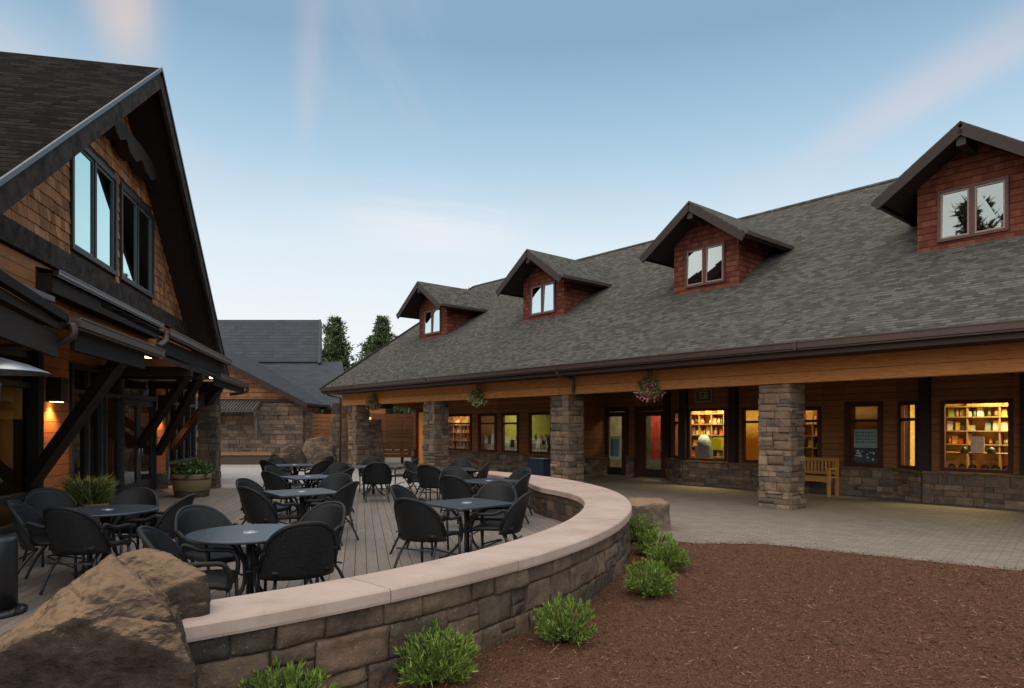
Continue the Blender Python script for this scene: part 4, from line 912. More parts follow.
    # ground floor: lap siding between black glazing
    gl = [(8.4, 13.30), (14.80, 16.42), (16.60, 20.42), (21.55, 25.0)]
    x = 8.2; m = MB()
    for (p0, p1) in gl + [(25.2, 25.2)]:
        if p0 - x > .05: m.box(K(x, -.14, -.03), A_ * (p0 - x), N_ * .16, Z_ * 3.0, along=A_)
        x = p1
    for (p0, p1) in gl: m.box(K(p0, -.14, 2.97), A_ * (p1 - p0), N_ * .158, Z_ * 1.63, along=A_)
    for (p0, p1) in ((8.2, 8.4), (13.3, 14.8), (16.42, 16.6), (20.42, 21.55), (25.0, 25.2)): m.box(K(p0, -.14, 2.97), A_ * (p1 - p0), N_ * .159, Z_ * 1.63, along=A_)
    obj('lap_siding', m, M['leftboard'], T)
    m = MB(); stones(m, 1.05, GZ, .42, lambda s, z, d: K(20.46 + s, .06 + d, z), 71, .12, .2, .2, .5); stones(m, .3, GZ, .42, lambda s, z, d: K(20.46 - d, .36 - s, z), 72, .12, .2, .2, .5)
    m.box(K(20.48, -.1, GZ), A_ * 1.03, N_ * .15, Z_ * .44, 1); obj('stone_base', m, [M['stone'], M['mortar']], T)
    def glazing(p0, p1, uprights, transom=2.36, z0=.02, z1=2.95, rails=()):
        f = MB(); b = .09
        for x in [p0, p1 - b] + list(uprights): f.box(K(x, -.08, z0), A_ * b, N_ * .16, Z_ * (z1 - z0), along=Z_)
        xs = [p0 + b] + [q for u in uprights for q in (u, u + b)] + [p1 - b]
        for x0, x1 in zip(xs[::2], xs[1::2]):
            for z in [z0, z1 - b, transom] + list(rails): f.box(K(x0, -.078, z), A_ * (x1 - x0), N_ * .155, Z_ * b, along=A_)
        w = obj('glazed_screen', f, M['frame'], T); g = MB(); g.quad(K(p0 + .03, 0, z0 + .03), K(p1 - .03, 0, z0 + .03), K(p1 - .03, 0, z1 - .03), K(p0 + .03, 0, z1 - .03)); obj('pane', g, M['darkglass'], w)
    glazing(8.4, 13.30, [10.0, 11.6], rails=(.5,)); glazing(14.80, 16.42, [15.6], rails=(.35,)); glazing(16.60, 17.66, [], rails=(.35,)); glazing(20.3, 20.42, []) if False else None
    glazing(21.55, 25.0, [22.4, 23.3, 24.2], rails=(.6,))
    f = MB(); f.box(K(17.66, -.08, 0), A_ * .12, N_ * .17, Z_ * 2.95, along=Z_); f.box(K(20.30, -.08, 0), A_ * .12, N_ * .17, Z_ * 2.95, along=Z_); f.box(K(17.78, -.078, 2.40), A_ * 2.52, N_ * .166, Z_ * .11, along=A_); f.box(K(17.78, -.078, 2.86), A_ * 2.52, N_ * .166, Z_ * .09, along=A_)
    df = obj('door_frame', f, M['frame'], T); g = MB(); g.quad(K(17.78, 0, 2.51), K(20.30, 0, 2.51), K(20.30, 0, 2.86), K(17.78, 0, 2.86)); obj('pane', g, M['darkglass'], df)
    for (x0, x1, hx) in ((17.79, 19.03, 18.90), (19.05, 20.29, 19.15)):
        f = MB(); b = .15
        for (a0, a1, za, zb) in ((x0, x0 + b, .02, 2.39), (x1 - b, x1, .02, 2.39)): f.box(K(a0, -.03, za), A_ * (a1 - a0), N_ * .06, Z_ * (zb - za), along=Z_)
        for (za, zb) in ((.02, .30), (2.24, 2.39)): f.box(K(x0 + b, -.028, za), A_ * (x1 - x0 - 2 * b), N_ * .056, Z_ * (zb - za), along=A_)
        d = obj('door', f, M['frame'], T); g = MB(); g.quad(K(x0 + b, 0, .3), K(x1 - b, 0, .3), K(x1 - b, 0, 2.24), K(x0 + b, 0, 2.24)); obj('pane', g, M['darkglass'], d)
        h = MB(); h.tube([K(hx, .03, .95), K(hx, .08, .95), K(hx, .08, 1.25), K(hx, .03, 1.25)], .014, 6); obj('handle', h, M['steel'], d)
    # dim room behind the glass
    m = MB(); h = -3.6
    m.quad(K(8.2, h, 0), K(25.2, h, 0), K(25.2, h, 3.1), K(8.2, h, 3.1)); m.quad(K(8.2, -.2, 0), K(25.2, -.2, 0), K(25.2, h, 0), K(8.2, h, 0), 1); m.quad(K(8.2, -.2, 3.1), K(25.2, -.2, 3.1), K(25.2, h, 3.1), K(8.2, h, 3.1), 1)
    m.quad(K(8.2, -.2, 0), K(8.2, h, 0), K(8.2, h, 3.1), K(8.2, -.2, 3.1), 1); m.quad(K(25.2, -.2, 0), K(25.2, h, 0), K(25.2, h, 3.1), K(25.2, -.2, 3.1), 1); obj('room_lining', m, [M['inner_warm'], M['inner_dark']], T)
    for a, e_ in ((11.0, .6), (16.5, 16), (22.5, 12)):
        l = bpy.data.lights.new('dining_light', 'AREA'); l.energy = e_; l.color = (1, .68, .34); l.size = .8; o = bpy.data.objects.new('dining_light', l); COL.objects.link(o); o.location = K(a, -2.4, 3.0)
    m = MB()
    for (x0, x1) in ((8.4, 9.6), (10.2, 12.6), (14.3, 14.6), (15.9, 16.2), (17.2, 18.2), (19.5, 20.3), (22, 22.6), (24, 24.6)): m.box(K(x0, -3.5, 0), A_ * (x1 - x0), N_ * .5, Z_ * 1.9)
    obj('inner_column', m, M['inner_dark'], T)
    # side and back walls
    m = MB(); m.quad(K(25.2, .0, -.03), K(25.2, -13, -.03), K(25.2, -13, 3.7), K(25.2, .0, 3.7)); m.quad(K(8.2, 0, -.03), K(8.2, -13, -.03), K(8.2, -13, 3.5), K(8.2, 0, 3.5)); m.poly([K(8.2, -12.9, -.03), K(25.2, -12.9, -.03), K(25.2, -12.9, 3.8), K(AP, -12.9, 9.9), K(8.2, -12.9, 3.5)]); obj('wall', m, M['leftboard'], T)
    # canopy: lean-to roof, raised middle part, upper awning
    def lean(a0, a1, h0, z0, h1, z1, th, mat, name='canopy_roof'):
        m = MB(); p = [K(a0, h1, z1), K(a0, h0, z0), K(a1, h0, z0), K(a1, h1, z1)]; q = [x - Z_ * th for x in p] + p; m.hexa(q, along=A_); return obj(name, m, mat, T)
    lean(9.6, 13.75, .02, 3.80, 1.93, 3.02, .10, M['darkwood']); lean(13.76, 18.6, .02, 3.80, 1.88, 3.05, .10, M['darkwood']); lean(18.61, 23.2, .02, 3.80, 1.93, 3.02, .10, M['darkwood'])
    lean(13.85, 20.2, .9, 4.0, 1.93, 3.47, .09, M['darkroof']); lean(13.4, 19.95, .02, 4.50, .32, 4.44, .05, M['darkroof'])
    m = MB()
    m.box(K(13.4, .025, 4.06), A_ * 6.5, N_ * .26, Z_ * .33, along=A_); obj('awning_fascia', m, M['darkwood'], T)
    m = MB(); m.box(K(13.85, 1.83, 3.10), A_ * 6.2, N_ * .05, Z_ * .28, along=A_); obj('canopy_fascia', m, wood('grey_canopy_fascia', (.045, .040, .040), .3), T)
    cbm = wood('grey_canopy_beam', (.045, .040, .040), .3)
    for a0, z0, l_, h_ in ((9.9, 2.70, 2.95, .26), (18.7, 2.76, 4.4, .2)): m = MB(); m.box(K(a0, 1.86, z0), A_ * l_, N_ * .06, Z_ * h_, along=A_); obj('canopy_beam', m, cbm, T)
    def gutter(a0, a1, h, z, mat, w=.12, ht=.12):
        m = MB(); m.box(K(a0, h, z - ht), A_ * (a1 - a0), N_ * w, Z_ * (ht - .02), along=A_); m.box(K(a0, h + w - .01, z - .02), A_ * (a1 - a0), N_ * .022, Z_ * .022, along=A_); m.box(K(a0, h - .0, z - ht - .03), A_ * (a1 - a0), N_ * (w * .75), Z_ * .03, along=A_); obj('gutter', m, mat, T)
    gutter(9.7, 13.55, 1.94, 3.10, M['gutter']); gutter(18.65, 23.15, 1.94, 3.08, M['gutter']); gutter(13.9, 20.2, 1.94, 3.55, M['gutter']); gutter(13.38, 19.95, .30, 4.46, M['ggutter'], .09, .09)
    m = MB(); m.bar(Vector((-3.9, 4.3, 3.06)), Vector((-5.60, 8.55, 3.06)), .09, .10); obj('canopy_gutter', m, plain('black_gutter_metal', (.014, .012, .012), .7, .08), T)
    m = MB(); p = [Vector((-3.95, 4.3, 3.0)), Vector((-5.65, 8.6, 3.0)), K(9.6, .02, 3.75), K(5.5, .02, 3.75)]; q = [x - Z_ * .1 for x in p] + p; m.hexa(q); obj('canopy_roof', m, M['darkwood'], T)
    m = MB(); p = [Vector((-4.05, 4.3, 2.72)), Vector((-5.72, 8.55, 2.72))]; m.bar(p[0], p[1], .06, .3); obj('canopy_fascia', m, M['darkwood'], T)
    m = MB(); m.box(K(8.6, .42, 3.80), A_ * 4.3, N_ * .1, Z_ * .09, along=A_); obj('flashing', m, M['ggutter'], T)
    for pts in ([(9.62, 1.98, 3.0), (9.62, 1.98, 2.84), (9.6, 1.6, 2.70), (9.6, .5, 2.66)], [(13.85, 2.0, 3.48), (13.8, 2.0, 3.32), (13.4, 1.98, 3.16)], [(23.1, 2.0, 3.0), (23.1, 1.98, 2.82), (23.0, 1.5, 2.72)]):
        m = MB(); m.tube(smooth_path([K(*p) for p in pts], 5), .05, 8); obj('downspout', m, M['gutter'], T)
    for a, ab, zb, zt_ in ((12.0, 13.05, .76, 2.78), (16.3, 18.9, 1.25, 2.86), (17.45, 20.5, 1.0, 2.86), (19.8, 22.0, 1.1, 2.76), (8.0, 8.0, .74, 2.80)):
        m = MB(); m.bar(K(ab, .10, zb), K(a, 1.80, zt_), .18 if a < 13 else .15, .20); m.bar(K(a, .05, zt_ + .06), K(a, 1.9, zt_ + .06), .2, .2) if a > 13 else None
        obj('brace', m, M['darkwood'], T)
    m = MB(); m.bar(K(13.2, .10, .0), K(13.2, .10, 3.5), .20, .18, up=N_); obj('wall_post', m, M['darkwoodv'], T)
    m = MB(); u, h, w, dp = 20.3, 1.15, .55, .48
    for i, (fn, L) in enumerate([(lambda s, z, d: K(u + s, h + dp + d, z), w), (lambda s, z, d: K(u - d, h + dp - s, z) if False else K(u - d, h + s, z), dp), (lambda s, z, d: K(u + w + d, h + dp - s, z), dp), (lambda s, z, d: K(u + w - s, h - d, z), w)]):
        stones(m, L, GZ, 2.76, fn, 90 + i, .12, .24, .16, .36, .03, rowseed=91)
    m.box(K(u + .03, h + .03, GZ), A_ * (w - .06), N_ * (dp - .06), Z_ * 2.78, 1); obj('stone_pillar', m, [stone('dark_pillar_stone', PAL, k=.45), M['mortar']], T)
    # wall lanterns (lit) and two soffit downlights
    for a, lab in ((13.95, 'black box wall lantern casting orange light on the siding by the near window'), (20.9, 'black box wall lantern glowing on the siding past the double door')):
        t = thing('wall_lantern', lab, 'lantern', K(a, .03, 2.2)); m = MB()
        m.box(K(a - .15, .025, 2.16), A_ * .30, N_ * .24, Z_ * .44); obj('housing', m, M['black'], t)
        m = MB(); m.box(K(a - .10, .06, 2.152), A_ * .20, N_ * .15, Z_ * .007); obj('lens', m, M['lampglow'], t)
        l = bpy.data.lights.new('lantern_light', 'SPOT'); l.energy = 60; l.color = (1, .5, .16); l.spot_size = R(120); l.spot_blend = .7; l.shadow_soft_size = .05; o = bpy.data.objects.new('lantern_light', l); COL.objects.link(o); o.location = K(a, .13, 2.13)
    for a, h in ((14.9, 1.4), (20.6, 1.2), (22.0, 1.2)):
        z = 3.80 - (h / 1.9) * .78 - .11; m = MB(); m.lathe(K(a, h, z), [(.0, -.035), (.085, -.035), (.10, .03)], 16); o = obj('soffit_light', m, M['lampwarm'], T)
build_left()

# ------------------------------------------------------------------ slate roofed lodge behind
def build_back():
    T = thing('lodge_building', 'low stone lodge with a slate grey roof beyond the far end of the patio', 'building', (-13, 34, 0))
    m = MB()
    m.hexa([(-30, 35, 2.75), (-8.3, 35, 2.75), (-9.75, 39.2, 5.35), (-30, 39.2, 5.35), (-30, 35, 2.85), (-8.3, 35, 2.85), (-9.75, 39.2, 5.45), (-30, 39.2, 5.45)])
    r = obj('roof', m, M['slateroof'], T)
    m = MB(); m.hexa([(-30, 39.1, 5.3), (-10.95, 39.1, 5.3), (-11.5, 41, 8.02), (-30, 41, 8.02), (-30, 38.95, 5.42), (-10.95, 38.95, 5.42), (-11.5, 40.9, 8.12), (-30, 40.9, 8.12)]); obj('roof', m, M['slateroof'], T)
    m = MB(); m.bar((-10.95, 38.9, 5.25), (-11.48, 40.9, 8.02), .14, .34, up=(0, -.8, .6)); obj('bargeboard', m, M['frame'], T)
    m = MB(); m.box((-9.9, 36.0, -.03), (3.2, 0, 0), (0, .2, 0), (0, 0, 2.8)); m.box((-30, 36, -.03), (18, 0, 0), (0, .2, 0), (0, 0, 2.8)); obj('wall', m, M['leftboard'], T)
    m = MB(); m.box((-10.2, 34.95, 2.6), (2.2, 0, 0), (0, .25, 0), (0, 0, .2)); obj('gutter', m, M['frame'], T)
    m = MB(); m.tube([(-13.2, 37, 4.0), (-13.2, 37, 4.5)], .06, 8); obj('vent_pipe', m, M['slateroof'], r)
    # cross gable in front
    px, pz, sl = -15.2, 5.76, .512; Y = 32
    def z(x): return pz - sl * abs(x - px)
    for s, e in ((1, -9.45), (-1, -21)):
        m = MB(); p = [(px, Y - .5, pz), (e, Y - .5, z(e)), (e, 37, z(e)), (px, 40, pz)]; q = [(a, b, c - .1) for a, b, c in p] + p
        if s > 0: q = [q[1], q[0], q[3], q[2], q[5], q[4], q[7], q[6]]
        m.hexa(q); obj('gable_roof', m, M['slateroof'], T)
        m = MB(); m.bar((px, Y - .52, pz - .14), (e, Y - .52, z(e) - .14), .05, .22); obj('bargeboard', m, M['fascia'], T)
    m = MB(); m.poly([(-21, Y, 2.95), (-9.8, Y, 2.95), (px, Y, pz - .15)]); obj('gable_wall', m, shingle_roof('orange_wall_shingles', (.26, .115, .055), (.36, .17, .085), (.45, .24, .13), row=.22, w=.18), T)
    m = MB(); m.box((-21, Y - .06, 2.86), (11.2, 0, 0), (0, .06, 0), (0, 0, .16)); obj('belt_board', m, M['fascia'], T)
    m = MB(); stones(m, 11.2, GZ, 2.85, lambda s, zz, d: (-21 + s, Y + .0 - d, zz), 51, .14, .26, .2, .6, .05, .014, .2, .02); stones(m, 3.0, GZ, 2.85, lambda s, zz, d: (-9.8 + d, Y + s, zz), 52, .14, .26, .2, .6, .04, .014, .2)
    m.box((-20.98, Y + .03, GZ), (11.15, 0, 0), (0, 3, 0), (0, 0, 2.85), 1); obj('stone_wall', m, [M['stone'], M['mortar']], T)
    m = MB(); m.hexa([(-15.2, 31.0, 2.38), (-11.7, 31.0, 2.38), (-11.7, 31.9, 2.80), (-15.2, 31.9, 2.80), (-15.2, 31.0, 2.44), (-11.7, 31.0, 2.44), (-11.7, 31.9, 2.86), (-15.2, 31.9, 2.86)])
    for i in range(24): m.box((-15.15 + i * .145, 30.97, 2.45), (.07, 0, 0), (0, .93, .43), (0, 0, .05))
    m.box((-11.75, 31.2, 1.15), (.12, 0, 0), (0, .12, 0), (0, 0, 1.25)); m.bar((-11.7, 31.05, 2.38), (-11.7, 31.85, 1.3), .1, .1); obj('slatted_awning', m, wood('grey_awning_slats', (.16, .14, .13), .3), T)
    m = MB(); m.box((-15.5, 31.4, GZ), (4.4, 0, 0), (0, .5, 0), (0, 0, .42), 1); m.box((-15.55, 31.35, .40), (4.5, 0, 0), (0, .6, 0), (0, 0, .14)); obj('ledge_bench', m, [wood('ledge_timber', (.40, .25, .15), .3), M['mortar']], T)
build_back()
def stone_column(x, y, w, h, taper, label, seed, group=None, k=1.1):
    t = thing('stone_column', label, 'column', (x, y, GZ)); m = MB()
    def prof(z): return w / 2 * (1 - taper * z / h)
    for i in range(4):
        a = math.pi / 2 * i + .3; c, s_ = math.cos(a), math.sin(a)
        def fn(s, z, d, c=c, s_=s_):
            q = (s - w / 2) / (w / 2) * prof(z); e = prof(z) + d; return (x + q * -s_ + e * c, y + q * c + e * s_, z)
        stones(m, w, GZ, h, fn, seed + i, .14, .26, .18, .45, .04, .012, .15, rowseed=seed)
    m.box((x - w * .3, y - w * .3, GZ), (w * .6, 0, 0), (0, w * .6, 0), (0, 0, h - .02), 1); obj('stonework', m, [M['stone'], M['mortar']], t)
    m = MB(); m.box((x - w * .36, y - w * .36, h - .03), (w * .72, 0, 0), (0, w * .72, 0), (0, 0, .08)); obj('cap', m, M['wallstone'], t)
stone_column(-7.95, 31.3, .75, 2.75, .25, 'tapered pale stone column left of the porch end, topmost of the far columns', 201)
stone_column(-6.35, 31.0, 1.0, 2.0, .3, 'tapered stone column with an orange lit top seen through the porch end', 211)
def build_fence():
    t = thing('wood_fence', 'horizontal cedar board fence seen beyond the end of the porch', 'fence', (-5.2, 32.5, GZ)); m = MB()
    for i in range(11): m.box((-9.5, 32.5, .25 + i * .19), (6.3, 0, 0), (0, .04, 0), (0, 0, .165), along=Vector((1, 0, 0)))
    obj('boards', m, wood('cedar_fence', (.36, .165, .08), .3), t)
    for x in (-9.4, -7.3, -5.3, -3.4): p = MB(); p.box((x, 32.54, GZ), (.12, 0, 0), (0, .12, 0), (0, 0, 2.5), along=Z_); obj('post', p, M['darkwoodv'], t)
    t = thing('entry_arbor', 'dark timber lamp post and arbor arm beside the far stone columns', 'arbor', (-6.4, 29.8, GZ)); m = MB(); m.box((-6.45, 29.8, GZ), (.1, 0, 0), (0, .1, 0), (0, 0, 2.75), along=Z_); obj('post', m, M['darkwoodv'], t)
    m = MB(); m.box((-6.7, 29.75, 2.5), (1.5, 0, 0), (0, .2, 0), (0, 0, .16)); m.box((-6.6, 29.5, 2.66), (1.3, 0, 0), (0, .7, 0), (0, 0, .06)); obj('arm', m, M['darkwood'], t)
    m = MB(); m.lathe((-6.35, 30.35, 2.02), [(0, .12), (.10, .1), (.08, .02), (.0, .0)], 10); t2 = obj('path_lamp', m, emit('small_lamp_glow', (1, .5, .15), 1.6)); tag(t2, 'small orange lamp glowing on top of the far stone column', 'lamp')
build_fence()

# ------------------------------------------------------------------ patio furniture
def make_chair():
    t = thing('patio_chair', '', 'chair', (0, 0, 0))
    def bk(a, b):                                                       # a across, b up
        tt = 2 * a - 1; ph = tt * R(72); x = .325 * math.sin(ph) / math.sin(R(72)); y = -.29 + .20 * (1 - math.cos(ph)) / (1 - math.cos(R(72)))
        top = .47 + .42 * max(0.0, 1 - abs(tt) ** 2.3) ** .52; z = .395 + (top - .395) * b
        k = (z - .40) / .48; return Vector((x * (1 - .06 * k * k), y - .13 * k, z))
    m = MB(); m.grid(bk, 20, 10, 0, True, lambda a, b: (a * .75, b * .5)); obj('backrest', m, M['wicker'], t, local=True, solid=.016)
    m = MB(); m.tube([bk(i / 28, 1) for i in range(29)], .019, 8); obj('rim', m, M['wicker'], t, local=True)
    m = MB()
    def st(a, b):
        y = -.25 + .52 * b; w = .295 - .05 * (1 - b) ** 2; x = (2 * a - 1) * w; return Vector((x, y, .435 - .012 * (1 - (2 * a - 1) ** 2) - .02 * max(0, b - .8) / .2))
    m.grid(st, 10, 10, 0, True, lambda a, b: (a * .55, b * .52)); obj('seat', m, M['wicker'], t, local=True, solid=-.045)
    for s in (-1, 1):
        m = MB(); q = bk(.5 + s * .44, .78); m.tube(smooth_path([q, (s * .315, -.16, .69), (s * .325, -.03, .645), (s * .32, .12, .64), (s * .305, .23, .625), (s * .285, .275, .54), (s * .275, .27, .43)], 5), .020, 8); obj('arm', m, M['wicker'], t, local=True)
        m = MB(); m.tube([(s * .27, .262, .44), (s * .275, .275, 0)], .016, 8); obj('leg', m, M['black'], t, local=True)
        m = MB(); m.tube(smooth_path([(s * .19, -.10, .40), (s * .235, -.235, .22), (s * .255, -.34, 0)], 4), .016, 8); obj('leg', m, M['black'], t, local=True)
    m = MB(); m.tube(smooth_path([(-.26, .25, .18), (-.12, .02, .26), (0, -.05, .28), (.12, .02, .26), (.26, .25, .18)], 5), .010, 6); m.tube([(-.245, -.26, .30), (.245, -.26, .30)], .010, 6); obj('stretcher', m, M['black'], t, local=True)
    return t
CH = make_chair()
RT1, RT2 = 'at the nearer round table', 'at the round table by the siding'
SQ = {'A': 'at the first square table of the left row', 'B': 'at the second square table of the left row', 'C': 'at the last table of the left row', 'D': 'at the square table nearest the curved wall', 'E': 'at the second table along the curved wall', 'F': 'at the far small table near the porch', 'G': 'at the middle table at the back'}
CHAIRS = [  # x, y of the backrest, facing dx, dy, label
    (-1.72, 5.74, -.52, .85, 'wicker chair with its dark back to the wall ' + RT1), (-1.90, 7.30, -.55, -1.0, 'wicker chair peeking past the nearest chair ' + RT1), (-3.25, 6.95, .86, -.55, 'wide wicker chair on the left side, front seen, ' + RT1), (-2.95, 5.44, 1, .28, 'wicker chair tucked behind the big boulder ' + RT1),
    (-4.54, 6.83, .12, 1, 'wicker chair with its full back in view ' + RT2), (-5.44, 7.40, 1, .35, 'wicker chair cut off behind the heater ' + RT2), (-6.1, 8.9, .9, -.62, 'wicker chair against the orange siding ' + RT2), (-4.87, 8.95, .08, -1, 'wicker chair facing the camera from behind ' + RT2), (-3.80, 8.1, -1, -.05, 'wicker chair seen edge on at the right ' + RT2),
    (-3.60, 9.15, .6, .8, 'wicker chair with its back to us ' + SQ['A']), (-4.2, 10.6, 1, -.25, 'wicker chair half hidden by its neighbour ' + SQ['A']), (-2.30, 10.0, -1, .25, 'wicker chair on the aisle side ' + SQ['A']), (-2.95, 11.75, -.15, -1, 'wicker chair on the far side ' + SQ['A']),
    (-4.43, 12.3, .55, .85, 'wicker chair with its back to us ' + SQ['B']), (-5.0, 14.0, 1, -.25, 'wicker chair peeking past its neighbour ' + SQ['B']), (-3.12, 13.3, -1, .2, 'wicker chair on the aisle side ' + SQ['B']), (-3.8, 15.2, -.1, -1, 'wicker chair on the far side ' + SQ['B']),
    (-6.0, 16.5, .5, .85, 'wicker chair with its back to us ' + SQ['C']), (-6.4, 18.4, .7, -.7, 'blue grey chair with its front in view ' + SQ['C']), (-4.5, 16.6, -.9, .5, 'wicker chair on the aisle side ' + SQ['C']), (-4.95, 18.8, -.6, -.8, 'small dark chair at the far corner ' + SQ['C']),
    (-1.18, 7.66, .5, .95, 'wicker chair with its back to us ' + SQ['D']), (-1.62, 9.4, 1, -.3, 'wicker chair turned right ' + SQ['D']), (.22, 8.5, -1, .22, 'wicker chair sideways on the wall side ' + SQ['D']), (-.18, 10.1, -.25, -1, 'wicker chair on the far side ' + SQ['D']),
    (-1.04, 11.25, .5, .9, 'wicker chair with its back to us ' + SQ['E']), (-1.2, 13.7, .35, -1, 'wicker chair on the far left ' + SQ['E']), (.30, 11.75, -1, .25, 'wicker chair sideways on the wall side ' + SQ['E']), (.28, 13.4, -.8, -.65, 'wicker chair half hidden on the right ' + SQ['E']),
    (-1.83, 14.45, .4, .95, 'wicker chair with its back to us ' + SQ['F']), (-1.3, 17.5, 0, -1, 'wicker chair on the far side ' + SQ['F']), (-.5, 15.95, -1, .1, 'wicker chair edge on beside the wall cap ' + SQ['F']), (-2.48, 16.0, 1, -.4, 'wicker chair turned right ' + SQ['F']), (-2.42, 17.6, -1, .1, 'wicker chair edge on, left, ' + SQ['F']),
    (-3.02, 15.35, -.25, 1, 'broad wicker chair with its back to us ' + SQ['G']), (-3.75, 18.45, .1, -1, 'wicker chair on the far side ' + SQ['G'])]
for i, (x, y, dx, dy, lab) in enumerate(CHAIRS):
    a = math.atan2(-dx, dy); d = Vector((dx, dy, 0)).normalized(); loc = Vector((x, y, 0)) + d * .41
    if i == 0: CH.location = loc; CH.rotation_euler = (0, 0, a); tag(CH, lab, None, 'wicker chairs set round the patio tables')
    else: dup(CH, loc, a, lab)
def make_table(square):
    t = thing('patio_table', '', 'table'); m = MB()
    if square:
        w = .46; r = .03; pts = []
        for cx, cy, a0 in ((w - r, w - r, 0), (-w + r, w - r, 90), (-w + r, -w + r, 180), (w - r, -w + r, 270)):
            for k in range(4): a = R(a0 + k * 30); pts.append((cx + r * math.cos(a), cy + r * math.sin(a)))
    else: pts = [(.545 * math.cos(2 * math.pi * i / 48), .545 * math.sin(2 * math.pi * i / 48)) for i in range(48)]
    n = len(pts); k = 0
    rings = [(.97, .700), (1.0, .706), (1.0, .724), (.985, .730)]
    for s, z in rings: m.v += [(x * s, y * s, z) for x, y in pts]
    for q in range(3):
        for i in range(n): j = (i + 1) % n; m.face((q * n + i, q * n + j, (q + 1) * n + j, (q + 1) * n + i), 0, None, not square)
    m.face(range(3 * n, 4 * n)); m.face(list(range(n))[::-1]); obj('tabletop', m, M['tabletop'], t, local=True)
    m = MB(); m.lathe((0, 0, .730), [(.0, .004), (.028, .004), (.030, .001), (.060, .001), (.066, .006), (.072, .0)], 20); obj('umbrella_ring', m, M['steel'], t, local=True)
    m = MB(); m.tube([(0, 0, .03), (0, 0, .70)], .035, 12); m.lathe((0, 0, .0), [(.0, .40), (.065, .39), (.065, .35), (.0, .34)], 14); obj('pedestal', m, M['black'], t, local=True)
    for i in range(4):
        a = R(45 + 90 * i); c, s = math.cos(a), math.sin(a); m = MB()
        m.tube(smooth_path([(.30 * c, .30 * s, .695), (.22 * c, .22 * s, .66), (.09 * c, .09 * s, .50), (.062 * c, .062 * s, .37), (.09 * c, .09 * s, .22), (.24 * c, .24 * s, .06), (.36 * c, .36 * s, .018)], 5), .017, 8); obj('leg', m, M['black'], t, local=True)
    return t
TR, TS = make_table(False), make_table(True)
def place_table(proto, first, x, y, rz, lab):
    if first: proto.location = (x, y, 0); proto.rotation_euler = (0, 0, rz); tag(proto, lab, None, 'dark patio tables'); return proto
    return dup(proto, (x, y, 0), rz, lab)
place_table(TR, True, -2.42, 6.31, .3, 'round dark metal table beside the curved wall and the big boulder'); place_table(TR, False, -4.76, 8.03, .1, 'round dark metal table left of the boulder, beside the lodge siding')
for i, (x, y, rz, lab) in enumerate(((-3.16, 10.27, .62, 'square dark table nearest in the row left of the aisle'), (-4.0, 13.4, .70, 'second square dark table of the left row'), (-5.6, 17.6, .35, 'third and farthest square table of the left row'), (-.58, 8.77, .72, 'square dark table nearest the curved wall, with four chairs'), (-.42, 12.4, .80, 'square dark table second along the curved wall'), (-1.35, 15.9, .25, 'far square table near the shop porch and the wall end'), (-3.45, 17.0, .3, 'square table at the back behind the broad dark chair'))):
    place_table(TS, i == 0, x, y, rz, lab)
# patio heater at the left edge
def build_heater():
    x, y = -4.76, 6.2; t = thing('patio_heater', 'mushroom patio heater with a metal dome cut by the left edge', 'heater', (x, y, 0))
    m = MB(); m.lathe((x, y, 0), [(.0, .0), (.30, .0), (.30, .03), (.24, .05), (.0, .05)], 28); obj('foot_plate', m, M['black'], t)
    m = MB(); m.lathe((x, y, 0), [(.0, .06), (.225, .06), (.225, .66), (.21, .69), (.0, .70)], 28); obj('tank_housing', m, M['black'], t)
    m = MB(); m.tube([(x, y, .69), (x, y, 1.95)], .032, 12); obj('pole', m, M['steel'], t)
    m = MB(); m.lathe((x, y, 1.88), [(.05, .0), (.09, .02), (.10, .22), (.08, .25), (.0, .26)], 20); obj('burner', m, M['ggutter'], t)
    m = MB(); m.lathe((x, y, 2.21), [(.0, .13), (.10, .125), (.30, .07), (.47, .0), (.48, -.012), (.46, -.006), (.30, .05), (.0, .10)], 40); obj('reflector', m, M['steel'], t)
    for s in (1, -1): m = MB(); m.lathe((x + .27, y + s * .06, .03), [(0, -.03), (.03, -.02), (.03, .02), (0, .03)], 10); obj('wheel', m, M['black'], t)
build_heater()
